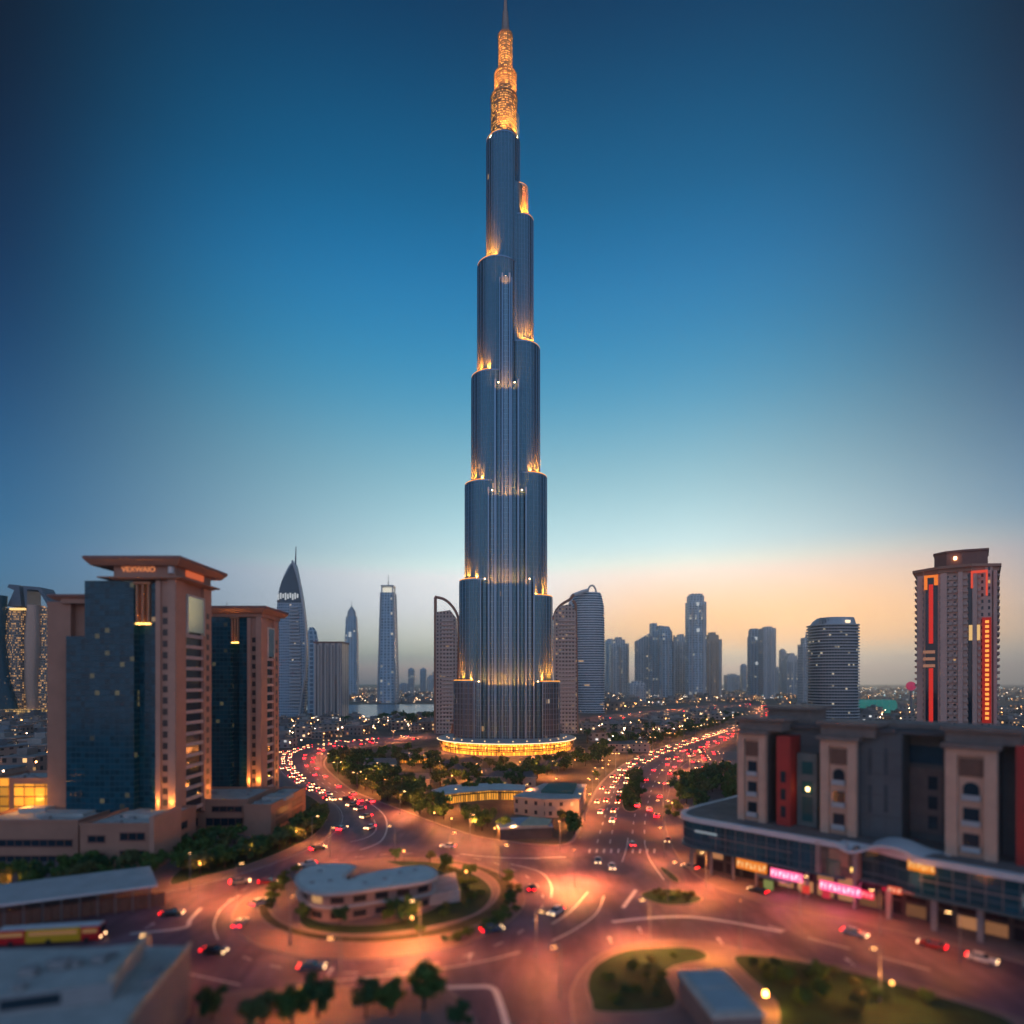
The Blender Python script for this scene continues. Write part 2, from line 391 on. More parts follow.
def island(name, poly, top, h=.16, kerb=kerbm, kw=.35):
    m = MB(); inner = offset_poly(poly, kw)
    if sum(poly[i - 1][0] * poly[i][1] - poly[i][0] * poly[i - 1][1] for i in range(len(poly))) < 0: poly = poly[::-1]
    for i in range(len(poly)):
        j = (i + 1) % len(poly)
        m.face([(*poly[i], 0), (*poly[j], 0), (*poly[j], h), (*poly[i], h)], 1)
        m.face([(*poly[i], h), (*poly[j], h), (*inner[j], h), (*inner[i], h)], 1)
    m.sheet(inner, h - .01, 0)
    return struct(name, m, [top, kerb])
# left block
kl = crom([(0, 919), (60, 910), (120, 901), (165, 892), (200, 884), (250, 871), (298, 853), (326, 838), (340, 822), (337, 808), (322, 797), (300, 787), (284, 776), (275, 764), (272, 754)], 3, False)
lb = GP(kl) + [(-190, 470), (-420, 440), (-420, 90), (-125, 90)]
island('left_pavement', lb, paving)
island('left_verge', GP(crom([(170, 886), (205, 877), (250, 865), (292, 848), (316, 834), (327, 820), (322, 806), (306, 795), (296, 800), (303, 818), (292, 830), (262, 845), (220, 858), (180, 870)], 3)), lawnm, .24)
# park between the roads
pk = crom([(326, 757), (323, 763), (327, 771), (350, 790), (378, 802), (402, 811), (438, 825), (476, 837), (514, 843), (548, 846), (570, 844), (580, 832), (585, 818), (596, 793), (607, 778), (627, 763), (652, 751), (690, 739), (726, 728), (748, 717), (744, 711)], 3, False)
pk += crom([(700, 712), (650, 718), (576, 726), (508, 732), (442, 739), (402, 743), (368, 747), (340, 751)], 3, False)
island('park_ground', GP(pk), parkm, .16, kw=1.2)
# right pavement and hedge ground
kr = crom([(715, 750), (692, 759), (677, 772), (669, 791), (664, 815), (669, 840), (684, 865), (711, 885), (747, 899), (793, 910), (835, 919), (905, 934), (968, 949), (1030, 966)], 3, False)
rb = GP(kr) + [(128, 90), (330, 110), (330, 420), (180, 430)]
island('right_pavement', rb, paving)
# foreground block
fb = crom([(575, 1040), (570, 1000), (573, 985), (584, 968), (604, 953), (645, 942), (700, 941), (735, 948), (800, 959), (868, 972), (940, 992), (1024, 1020)], 4, False)
island('front_pavement', GP(fb) + [(95, 55), (-2, 55)], paving)
def lawn(name, pts, z=.2):
    island(name, GP(crom(pts, 4)), lawnm, z)
lawn('front_lawn', [(586, 985), (594, 967), (622, 952), (660, 948), (696, 949), (708, 960), (668, 972), (676, 1008), (600, 1014), (590, 1002)])
lawn('corner_lawn', [(733, 957), (768, 957), (820, 966), (870, 977), (940, 997), (1018, 1026), (1000, 1060), (800, 1050), (775, 1003), (745, 975)])
island('front_footway', GP(crom([(190, 1040), (200, 1004), (240, 992), (330, 988), (430, 986), (452, 992), (475, 1020), (480, 1045)], 4, False)), paving)
# roundabout island: apron, hedge strip ground, lawn
def ell(cx, cy, a, b, n=56):
    pts = [G(cx + a * math.cos(2 * math.pi * i / n), cy + b * math.sin(2 * math.pi * i / n)) for i in range(n)]; return pts
def ring_pts(l, r, t, b, n=64):              # world ellipse whose picture spans these pixel limits
    y0, y1 = G(0, b)[1], G(0, t)[1]; yc, ry = (y0 + y1) / 2, (y1 - y0) / 2
    ym = yc - ry * ry / yc * .5; xl, xr = X_(l, ym), X_(r, ym)
    return [((xl + xr) / 2 + (xr - xl) / 2 * math.cos(2 * math.pi * i / n), yc + ry * math.sin(2 * math.pi * i / n)) for i in range(n)]
island('roundabout_apron', ring_pts(238, 526, 858, 960), mat('pink_paving', (.20, .125, .112), .8, var=.15, scale=.3))
island('roundabout_verge', ring_pts(262, 516, 859, 944), mat('planting_bed', (.05, .05, .02), .95, var=.5, scale=.4), .22)
island('roundabout_walk', ring_pts(272, 500, 860, 938), paving, .26)
lawn('roundabout_lawn', [(385, 862), (440, 864), (480, 878), (493, 895), (478, 914), (440, 926), (400, 933), (350, 936), (305, 930), (300, 915), (330, 925), (390, 924), (440, 905), (432, 882), (402, 868)], .32)
island('right_refuge_island', GP(crom([(640, 896), (655, 890), (680, 891), (703, 899), (690, 905), (660, 905)], 4)), lawnm, .22)
island('small_refuge_island', GP(crom([(659, 868), (666, 869), (678, 878), (680, 883), (672, 882), (663, 874)], 4)), lawnm, .22)
island('road_median', GP(crom([(634, 768), (640, 769), (641, 780), (640, 806), (632, 812), (623, 808), (622, 790), (626, 777)], 4)), lawnm, .22)
# painted lines: two-edge strips
def stripe(mb, pts, wd, z=.034):
    p = [Vector(q) for q in pts]
    for a, b in zip(p, p[1:]):
        d = (b - a); d.normalize(); n = Vector((-d.y, d.x)) * wd / 2
        mb.face([(*(a - n), z), (*(b - n), z), (*(b + n), z), (*(a + n), z)], 0)
m = MB()
for pts, wd in (([(612, 922), (650, 918), (690, 917), (735, 923), (782, 932)], 1.1), ([(500, 858), (535, 858), (566, 857)], .45), ([(510, 864), (540, 872), (551, 885), (551, 898)], .35),
                ([(623, 908), (636, 890)], .9), ([(604, 896), (596, 914), (574, 930), (552, 941)], .35), ([(588, 892), (570, 912), (552, 924)], .3), ([(440, 988), (470, 987), (492, 988), (500, 1003), (508, 1030)], 1.0),
                ([(130, 934), (183, 928), (190, 920), (201, 908)], .8), ([(218, 940), (214, 925), (222, 908), (240, 895)], .3), ([(360, 850), (372, 846), (382, 840), (387, 828), (384, 815), (370, 803)], .45),
                ([(350, 842), (366, 838), (376, 830), (374, 820)], .3), ([(460, 854), (490, 857), (540, 859)], .4), ([(622, 862), (626, 850), (628, 838)], .35), ([(645, 845), (650, 860), (664, 880)], .3),
                ([(768, 926), (785, 931)], .5), ([(808, 938), (850, 949)], .3), ([(880, 957), (930, 970)], .3), ([(300, 985), (360, 978), (420, 972), (480, 962), (520, 952)], .25), ([(240, 985), (180, 972)], .3)):
    stripe(m, [G(*p) for p in crom(pts, 5, False)], wd)
for f in (.24, .38, .62, .76):                # dashed lanes of the ring road
    d = 0
    while d < RLEN[-1]:
        (a, _), (b, _) = on_ring(t_of(d), f), on_ring(t_of(d + 5), f)
        stripe(m, [a, b], .35, .045); d += 13 if d < 300 or d > RLEN[-1] - 500 else 60
for (l, r_, t_, b_) in ((222, 544, 853.5, 973), ):
    rp_ = ring_pts(l, r_, t_, b_, 96)
    for i in range(0, 96, 3): stripe(m, [rp_[i], rp_[(i + 1) % 96]], .22)
def along(pts, off):
    p = [Vector(q) for q in pts]; o = []
    for i in range(len(p)):
        d = p[min(i + 1, len(p) - 1)] - p[max(i - 1, 0)]; d.normalize(); o.append(tuple(p[i] + Vector((-d.y, d.x)) * off))
    return o
stripe(m, along(GP(kr)[2:], .7), .16); stripe(m, along(GP(kl)[1:-4], -.7), .16); stripe(m, along(GP(fb)[3:], -.7), .16)
for cx_, cy_, n_ in ((548, 850, 0), ):
    for i in range(10): stripe(m, [G(590 + i * 7.2, 849), G(590 + i * 7.2 - .8, 853)], .55)
for px, py in ((640, 930), (720, 941), (850, 962), (330, 972), (470, 957), (150, 926), (610, 940)):
    x, y = G(px, py); stripe(m, [(x, y - 1.6), (x, y + .6)], .22); m.face([(x - .5, y + .6, .035), (x + .5, y + .6, .035), (x, y + 1.7, .035)])
struct('road_markings', m, paint)
# creek
wat = bpy.data.materials.new('creek_water'); wat.use_nodes = True; b = wat.node_tree.nodes['Principled BSDF']
b.inputs['Base Color'].default_value = (.22, .29, .33, 1); b.inputs['Roughness'].default_value = .22
nz = wat.node_tree.nodes.new('ShaderNodeTexNoise'); nz.inputs['Scale'].default_value = .25; tcn = wat.node_tree.nodes.new('ShaderNodeTexCoord')
wat.node_tree.links.new(tcn.outputs['Object'], nz.inputs['Vector']); bp = wat.node_tree.nodes.new('ShaderNodeBump'); bp.inputs['Strength'].default_value = .06
wat.node_tree.links.new(nz.outputs[0], bp.inputs['Height']); wat.node_tree.links.new(bp.outputs[0], b.inputs['Normal'])
m = MB(); m.sheet(GP([(318, 718), (372, 717.5), (440, 719), (505, 716), (520, 709), (440, 704.6), (380, 704.4), (300, 705.5)]), .05); struct('creek_water', m, wat)

# ------------------------------------------------------------------ the skyscraper
YT = 460.0
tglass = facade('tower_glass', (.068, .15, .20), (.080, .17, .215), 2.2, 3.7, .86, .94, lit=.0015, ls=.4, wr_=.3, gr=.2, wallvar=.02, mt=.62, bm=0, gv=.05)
bay_sheen = facade('bay_sheen_glass', (.19, .28, .33), (.165, .255, .305), 1.6, 3.7, .8, .94, lit=.004, ls=.4, wr_=.3, gr=.18, wallvar=.02, mt=.7, bm=0, gv=.05)  # lighter copy of the tower glass: bright vertical reflections put into its colour
tglass_low = facade('tower_glass_low', (.13, .14, .16), (.10, .115, .13), 1.9, 3.8, .7, .8, lit=.04, litcol=(1, .7, .45), ls=.35, wr_=.4, gr=.25, mt=.45, bm=0, gv=.15)
finm = mat('steel_fin', (.20, .30, .39), .28, .75, var=.05, scale=.05)
glowclad = facade('floodlit_glow', (.16, .085, .04), (.30, .15, .05), 1.15, 1.75, .7, .62, lit=.6, litcol=(1, .42, .08), ls=1.7, wr_=.5, gr=.4)  # floodlight on the crown cladding, put in as an emissive cell pattern
tw = thing('skyscraper', 'tallest glass skyscraper with stepped round setbacks, golden lights and a round glowing base', 'skyscraper', (X_(507, YT), YT, 0))
TX = lambda px: X_(px, YT)
def uplight(root, x, y, z, e, wallx, wally, n=1):
    d = Vector((wallx - x, wally - y, 9)); light('SPOT', Vector((x, y, z)) - ORG[root.name], e, (1, .19, .012), root, .25, d.to_track_quat('-Z', 'Y').to_euler(), 75, .8)
UP = 190000
def tier(l, r, ytop, yc, rad_px, side, zb=9.6, upl=True, m_=None, name='setback_tier', up=1.0, ysc=1.0):
    """a round-fronted bay: l, r are its silhouette limits (pixels at YT)"""
    cx = TX((l + r) / 2); rx = (TX(r) - TX(l)) / 2; ry = rx * ysc; zt = Z_(ytop, YT + yc - ry)
    b = MB(); b.cyl(cx, YT + yc, rx, zb, zt, 40, 0, ry=ry); b.cyl(cx, YT + yc, rx + .25, zt, zt + 1.0, 40, 1, ry=ry + .25)
    o = b.build(name, [m_ or tglass, finm], tw)
    f = MB()
    for q in range(0, 360, 12):
        c_, s_ = math.cos(R(q)), math.sin(R(q)); f.tube((cx + (rx + .12) * c_, YT + yc + (ry + .12) * s_, zb), (cx + (rx + .12) * c_, YT + yc + (ry + .12) * s_, zt - .2), .2, n=5)
    f.build('steel_fin', finm, o)
    return o, cx, rx, ry, zt
leds = []
def ledge(o, cx, rx, ry, yc, zt, side, a0, a1):
    """LED line along the visible rim of a setback roof"""
    b = MB(); n = 10
    for i in range(n):
        p = [(cx + side * (rx - .1) * math.cos(R(a0 + (a1 - a0) * t / n)), YT + yc - (ry - .1) * math.sin(R(a0 + (a1 - a0) * t / n)), zt + 1.35) for t in (i, i + 1)]
        b.tube(p[0], p[1], .32, n=5)
    q = b.build('light_strip', emis('setback_led', (1, .36, .045), 1.6), o)
L_T = [(486.5, 520, 131), (477.5, 519, 256), (471.5, 516, 370), (465, 510, 480.5), (459.5, 505, 579.5), (454, 500, 682)]
R_T = [(508, 528, 184), (507, 533.5, 214), (499, 540, 341), (505, 547, 473), (510, 552.5, 596), (515, 560, 683)]
for k, (l, r, yt) in enumerate(L_T):
    o, cx, rx, ry, zt = tier(l, r, yt, 0, 0, -1, m_=tglass_low if k == 5 else None)
    ledge(o, cx, rx, ry, 0, zt, -1, 0, 85)
    if k:
        for a in (18, 48, 78):
            x = cx - (rx - 1.0) * math.cos(R(a)); y = YT - (ry - 1.0) * math.sin(R(a))
            uplight(tw, x, y, zt + 1.6, UP, x + 5.0 * math.cos(R(a)), y + 5.0 * math.sin(R(a)))
for k, (l, r, yt) in enumerate(R_T):
    o, cx, rx, ry, zt = tier(l, r, yt, 2, 0, 1, m_=glowclad if k == 0 else tglass_low if k == 5 else None)
    ledge(o, cx, rx, ry, 2, zt, 1, 0, 85)
    if k > 0:
        for a in (18, 48, 78):
            x = cx + (rx - 1.0) * math.cos(R(a)); y = YT + 2 - (ry - 1.0) * math.sin(R(a))
            uplight(tw, x, y, zt + 1.6, UP, x - 5.0 * math.cos(R(a)), y + 5.0 * math.sin(R(a)))
tier(508.5, 519, 113, 1, 0, 1)
# core front bays: clustered round columns stepping outward, with spots where they end
FB = [(276, [(506, 5.6)], 20), (382, [(499, 3.6), (514.5, 3.8)], 20.5), (490, [(493, 3.6), (521.5, 3.8)], 20.5), (579, [(486, 4), (529, 4.2)], 19.5), (682, [(480, 4.2), (537, 4.4)], 18.5)]
for yt, cols, fr in FB:
    for px, hw in cols:
        cx, rx = TX(px), hw * YT / F; zt = Z_(yt, YT - fr)
        b = MB(); b.cyl(cx, YT - fr + 4, rx, 9.6, zt, 20, 0); b.box(cx - rx - .5, cx - rx + .3, YT - fr + 1, YT - fr + 3, 9.6, zt, 1); b.box(cx + rx - .3, cx + rx + .5, YT - fr + 1, YT - fr + 3, 9.6, zt, 1)
        o = b.build('front_bay', [bay_sheen if px in (506, 493, 529, 480) else tglass, finm], tw)
        b = MB(); b.cyl(cx, YT - fr + 1.2, .45, zt + .05, zt + .7, 8, 0); b.build('spotlight', emis('tower_spot', (1, .6, .28), 14), o)
    for px in {276: [506], 382: [499, 506, 514], 490: [493, 500, 507, 514, 521], 579: [488, 497, 506, 515, 526], 682: [484, 492, 500, 507, 515, 523, 532]}[yt]:
        x = TX(px); zt = Z_(yt, YT - 25); light('SPOT', Vector((x, YT - 26, zt - 4)) - ORG[tw.name], 22000, (1, .28, .025), tw, .3, Vector((0, 5.5, 7)).to_track_quat('-Z', 'Y').to_euler(), 85, .9)
# slender steel fins between the bays
for px in (489.5, 496, 502.8, 509.8, 518, 525.5, 533):
    yt = 276 if px in (502.8, 509.8) else 382 if px in (496, 518) else 490 if px in (489.5, 525.5) else 579
    b = MB(); b.box(TX(px) - .55, TX(px) + .55, YT - 20.5, YT - 17, 9.6, Z_(yt - 3, YT - 20)); b.build('steel_fin', finm, tw)
b = MB(); b.cyl(TX(508), YT + 3, 13, 9.6, Z_(190, YT), 28); b.build('core', tglass, tw)
# crown and spire
for l, r, yt, yb in ((491, 517, 101, 150), (494.5, 516.3, 78, 104), (498.5, 512.3, 38, 80)):
    cx, rx = TX((l + r) / 2), (TX(r) - TX(l)) / 2
    b = MB(); b.cyl(cx, YT, rx, Z_(yb, YT), Z_(yt, YT), 32)
    zz = Z_(yb, YT)
    while zz < Z_(yt, YT):
        b.cyl(cx, YT, rx + .25, zz, zz + .45, 32, 1); zz += 3.4
    b.cyl(cx, YT, rx + .5, Z_(yt, YT), Z_(yt, YT) + 1, 32, 1)
    b.build('crown_drum', [glowclad, mat('bronze_band', (.28, .16, .08), .4, .5, var=.1)], tw)
b = MB(); c = TX(505.4); b.cyl(c, YT, 4.2, Z_(39, YT), Z_(30, YT), 20, r1=2.9); b.cyl(c, YT, 2.9, Z_(30, YT), Z_(12, YT), 20, r1=1.9); b.cyl(c, YT, 1.5, Z_(12, YT), Z_(-14, YT), 16, r1=.5)
b.build('spire', mat('spire_steel', (.36, .24, .19), .4, .6, var=.1), tw)
for zy, e in ((148, 260000), (104, 150000), (82, 100000)):
    for px, s in ((493, -1), (505, 0), (516, 1)):
        x = TX(px); z = Z_(zy, YT); d = Vector((-s * 2.5, 3 if s == 0 else 1.5, 12))
        light('SPOT', Vector((x + s * 2, YT - (16 if s == 0 else 8), z)) - ORG[tw.name], e * .5, (1, .5, .14), tw, .3, d.to_track_quat('-Z', 'Y').to_euler(), 70, .8)
# podium: lit colonnade under a round roof
pc, pr = X_(506.5, YT), 50.5
b = MB(); b.cyl(pc, YT, 47.2, .2, 8.4, 96)
nar = facade('podium_glow', (.10, .05, .02), (.4, .22, .06), 1.05, 3.3, .72, .84, lit=.97, litcol=(1, .36, .03), ls=3.4)
nar2 = facade('terrace_glow', (.10, .05, .02), (.4, .22, .06), 1.05, 3.3, .72, .84, lit=.97, litcol=(1, .38, .035), ls=1.0)
b.build('lit_wall', nar, tw)
b = MB()
for i in range(96):
    a = 2 * math.pi * i / 96; b.tube((pc + 48.6 * math.cos(a), YT + 48.6 * math.sin(a), .1), (pc + 49.2 * math.cos(a), YT + 49.2 * math.sin(a), 8.4), .16, n=5)
b.build('colonnade', mat('bronze_column', (.16, .09, .04), .5, .4), tw)
b = MB(); b.cyl(pc, YT, 50.2, 8.4, 9.0, 96, 0, r1=51); b.cyl(pc, YT, 51, 9.0, 9.6, 96, 0, r1=50.6)
b.build('podium_roof', mat('podium_roof_stone', (.46, .42, .39), .7, var=.1, scale=.1), tw)
b = MB()
for i in range(96):
    a, a2 = 2 * math.pi * i / 96, 2 * math.pi * (i + 1) / 96
    b.tube((pc + 51.1 * math.cos(a), YT + 51.1 * math.sin(a), 8.9), (pc + 51.1 * math.cos(a2), YT + 51.1 * math.sin(a2), 8.9), .22, n=5)
b.build('rim_light', emis('rim_led', (1, .72, .42), 2.2), tw)
b = MB(); b.cyl(pc, YT, 49.1, 4.3, 4.9, 96); b.build('ring_beam', mat('bronze_column', (.16, .09, .04), .5, .4), tw)
b = MB(); b.cyl(pc, YT, 52.5, 0, .9, 96, 0, r1=51.5); b.build('base_step', paving, tw)
for i in range(9):
    a = R(195 + i * 18.75); light('POINT', Vector((pc + 54 * math.cos(a), YT + 54 * math.sin(a), 5)) - ORG[tw.name], 5000, ORANGE, tw, .5)
for i in range(14):
    b = MB(); a = R(188 + i * 12.6); b.cyl(pc + 44 * math.cos(a), YT + 44 * math.sin(a), .5, 9.62, 10.3, 8)
    b.build('roof_light', emis('roof_dot', (1, .62, .32), 1.5), tw)

# ------------------------------------------------------------------ left office towers
def letters(text, size, loc, rot, parent, m_, depth=.08):
    cu = bpy.data.curves.new('lettering', 'FONT'); cu.body = text; cu.size = size; cu.extrude = depth; cu.align_x = 'CENTER'; cu.align_y = 'CENTER'
    cu.materials.append(m_); o = bpy.data.objects.new('lettering', cu); COL.objects.link(o); o.parent = parent
    dg = bpy.context.evaluated_depsgraph_get(); me = bpy.data.meshes.new_from_object(o.evaluated_get(dg)); bpy.data.objects.remove(o)
    o = bpy.data.objects.new('lettering', me); COL.objects.link(o); o.parent = parent
    o.location = Vector(loc) - ORG[parent.name]; o.rotation_euler = rot; return o
oglass = facade('office_glass', (.014, .075, .10), (.008, .06, .088), 1.5, 1.7, .9, .82, lit=.045, litcol=(.95, .78, .36), ls=.07, wr_=.3, gr=.14, sp=.32)
oglass2 = facade('office_glass_plain', (.014, .075, .10), (.008, .062, .09), 1.5, 1.7, .9, .82, lit=.006, litcol=(1, .6, .3), ls=.3, wr_=.3, gr=.14, sp=.32)
def flat_roof(root, x0, x1, y0, y1, zt, ov, t1=1.1, flare=2.0, sof=None):
    """wide flat canopy with a flared soffit"""
    b = MB(); s = ov * .55
    b.prism([(x0 - s, y0 - s), (x1 + s, y0 - s), (x1 + s, y1 + s), (x0 - s, y1 + s)], zt - t1 - flare, zt - t1, 1, 1, poly1=[(x0 - ov, y0 - ov), (x1 + ov, y0 - ov), (x1 + ov, y1 + ov), (x0 - ov, y1 + ov)])
    b.box(x0 - ov - .05, x1 + ov + .05, y0 - ov - .05, y1 + ov + .05, zt - t1, zt, 0)
    return b.build('canopy_roof', [brown_d, brown], root)
dimw = mat('dim_window', (.05, .035, .035), .3, var=.3, scale=.5)
def office(root, YF, px, xg0, zgt, zt, yd, ph, niche=(135, 151), band=True, z0=8.0, sign=None):
    """px: corner column left, corner right on the front plane; glass block from xg0"""
    xc0, xc1 = X_(px[0], YF), X_(px[1], YF); yb = YF + yd
    xn0, xn1 = X_(niche[0], YF), X_(niche[1], YF)
    b = MB(); b.box(xg0, xn0, YF - .6, yb - 2, z0, zgt); o = b.build('glass_front', oglass, root)
    b = MB(); b.box(xn1, xc0, YF + .2, yb - 3, z0, zgt - .5); b.box(xn0, xn1, YF + 2.2, yb - 3.2, z0, zgt - .9); b.build('glass_strip', oglass2, root)
    # gold lit niche near the top
    zn1, zn0 = zgt - 1.0, zgt - 1.0 - ph
    b = MB(); b.box(xn0 + .05, xn1 - .05, YF + 1.4, YF + 2.15, zn0, zn1); o = b.build('lit_niche', mat('niche_stone', (.45, .2, .1), .7, var=.1), root)
    b = MB(); 
    for f in (.14, .5, .86): x = xn0 + (xn1 - xn0) * f; b.box(x - .28, x + .28, YF - .3, YF + 1.4, zn0, zn1)
    b.box(xn0 - .2, xn1 + .2, YF - .7, YF + 1.4, zn1, zn1 + .7); b.build('niche_fin', mat('niche_fin_stone', (.42, .2, .11), .7, var=.1), o)
    for f in (.3, .7):
        light('SPOT', Vector((xn0 + (xn1 - xn0) * f, YF - .2, zn0 - .6)) - ORG[root.name], 2600, (1, .42, .08), root, .15, Vector((0, .9, 6)).to_track_quat('-Z', 'Y').to_euler(), 80, .8)
    b = MB(); b.box(xn0 + .2, xn1 - .2, YF - .1, YF + .3, zn0 - .5, zn0 - .1); b.build('niche_lamp', emis('niche_lamp_glow', (1, .5, .12), 5), o)
    # stone corner shaft with two pilasters and a window strip between them
    b = MB(); pw = (xc1 - xc0) * .24
    b.box(xc0, xc0 + pw, YF - .8, YF + 6, z0, zt - .3); b.box(xc1 - pw * 1.6, xc1, YF - .9, YF + 5.2, z0, zt)
    b.box(xc0 + pw, xc1 - pw * 1.6, YF - .1, YF + 5.5, z0, zt - .2)
    yq0, yq1 = YF + 5.2, yb
    b.box(xc1 - 8, xc1 - .9, YF + 5.3, yb, z0, zt); b.box(xc1 - 6, xc1 + .05, yb - 4.8, yb + .2, z0, zt - .1)
    b.build('stone_shaft', pinkst, root)
    fl = 3.4; z = z0 + 1.5; a = MB(); c = MB(); g = MB()
    while z < zt - 9:
        g = MB(); g.box(xc0 + pw + .35, xc1 - pw * 1.6 - .35, YF - .16, YF - .05, z, z + 1.9); g.build('window', dimw, root)
        if z < zt - 16:
            c.box(xc1 - 1.5, xc1 - .25, yq0 - .05, yb - 4.7, z, z + 1.05)
        g = MB(); g.box(xc1 + .05, xc1 + .12, yb - 3.2, yb - 1.4, z, z + 1.8); g.build('window', dimw, root)
        z += fl
    c.build('floor_band', mat('floor_band_stone', (.50, .38, .35), .7, var=.08), root)
    b = MB(); b.box(xc1 - .95, xc1 - .85, yq0, yb - 4.8, z0, zt - 15); b.build('window_bay', dglass, root)
    b = MB(); b.box(xc1 - .9, xc1 + .1, yq0 + 1, yb - 5, zt - 15, zt - 4); q = b.build('sky_window', mat('mirror_glass', (.42, .58, .56), .12, .8, var=.04), root)
    b = MB(); b.box(xc1 - .9, xc1 + .25, yq0 + .4, yq0 + 1, zt - 15.6, zt - 3.4); b.box(xc1 - .9, xc1 + .25, yb - 5, yb - 4.5, zt - 15.6, zt - 3.4); b.box(xc1 - .9, xc1 + .25, yq0 + 1, yb - 5, zt - 4, zt - 3.4); b.build('frame', mat('pale_frame', (.55, .5, .45), .6), q)
    for x, y in ((xc0 + pw / 2, YF - 1.7), (xc1 - pw * .8, YF - 1.9), (xc1 + 1.3, yb - 2.2)):
        dd = Vector((0, .75, 6)) if x < xc1 else Vector((-.75, 0, 6))
        light('SPOT', Vector((x, y, z0 + 4.4)) - ORG[root.name], 5200, (1, .42, .08), root, .15, dd.to_track_quat('-Z', 'Y').to_euler(), 70, .8)
        light('POINT', Vector((x, y, z0 + 5.4)) - ORG[root.name], 260, (1, .42, .08), root, .2)
    return xn0, xc1, yb
A = thing('office_tower', 'tall brown stone tower with dark blue glass front and widest flat canopy roof', 'office tower', (X_(120, 190), 190, 0))
YA = 186.0; zA = Z_(580, YA)
xn0, xc1, yb = office(A, YA, (157, 177), X_(86, YA), Z_(581, YA), zA, 21, 11.5)
x0 = X_(115, YA)
b = MB(); b.box(x0 - .6, xc1 + .7, YA - 1.4, yb + .9, zA, zA + .9); b.box(x0, xc1 - .1, YA - .6, yb, zA + .9, zA + 5.0); b.box(x0 - 4, xc1 + 2.4, YA - 2.2, yb + 1.5, zA + .35, zA + .75)
o = b.build('sign_band', brown, A)
letters('VEXWAIO', 2.2, ((x0 + xc1) / 2 - 1.8, YA - .75, zA + 3.0), (R(90), 0, 0), o, emis('sign_warm', (1, .33, .12), .75))
b = MB(); b.box(xc1 - .05, xc1 + .12, YA + 5, YA + 16, zA + 1.9, zA + 3.9); b.build('light_panel', emis('sign_panel_glow', (1, .17, .05), .55), o)
b = MB(); b.cyl(xc1 - 1.3, YA - .75, .9, zA + 1.8, zA + 3.8, 14); b.build('corner_emblem', mat('pale_emblem', (.6, .55, .52), .5), o)
flat_roof(A, X_(101, YA), xc1 - .6, YA - .2, yb + 3, Z_(556.5, 184), 3.2, .9, 1.7)
xg = X_(86, YA)
b = MB(); b.box(X_(65, YA), xg, YA + .4, yb - 4, 8, Z_(636, YA)); b.build('side_glass', oglass2, A)
b = MB(); b.box(X_(52, YA + 5), X_(63.5, YA), YA + 3, yb, 8, Z_(602, 190)); b.box(X_(63.5, YA), xg, YA + 5, yb - 2, Z_(640, YA), Z_(602, 190)); b.box(X_(56, YA), xg, YA + 2, yb - 2, Z_(604, 190), Z_(599, 190)); b.build('side_shaft', brown, A)
flat_roof(A, X_(54, YA), xg - 2, YA + 4.2, yb - 2, Z_(594.5, 188), 3.0, .7, 1.0)
B = thing('office_tower', 'shorter brown and blue glass tower with flat canopy, behind the tallest brown tower', 'office tower', (X_(240, 245), 245, 0))
YB = 240.0; zB = Z_(617, YB)
xn0, xc1, yb = office(B, YB, (248, 262), X_(205, YB), Z_(616, YB), zB, 17, 9.0, niche=(231, 239), z0=6)
b = MB(); b.box(X_(208, YB), xc1 + .5, YB - .9, yb + .6, zB, zB + 1.8); b.build('sign_band', brown, B)
flat_roof(B, X_(214, YB), xc1 - .4, YB - .2, yb + 2, Z_(606, YB - 2), 2.8, .9, 1.6)
b = MB(); b.cyl(X_(222, YB), YB + 4, .12, Z_(606, YB), Z_(601, YB), 6); b.build('antenna', metal, B)

def unit(t, x, y, z, s=.8, zloc=False):
    '''an air handling unit with a fan drum on a roof'''
    b = MB(); b.box(x - s, x + s, y - s * .7, y + s * .7, z, z + s * .9); b.cyl(x - s * .45, y, s * .34, z + s * .9, z + s * 1.05, 10); b.cyl(x + s * .45, y, s * .34, z + s * .9, z + s * 1.05, 10)
    return b.build('roof_unit', mat('unit_grey', (.30, .30, .30), .6, .2, var=.15, scale=1.5), t)
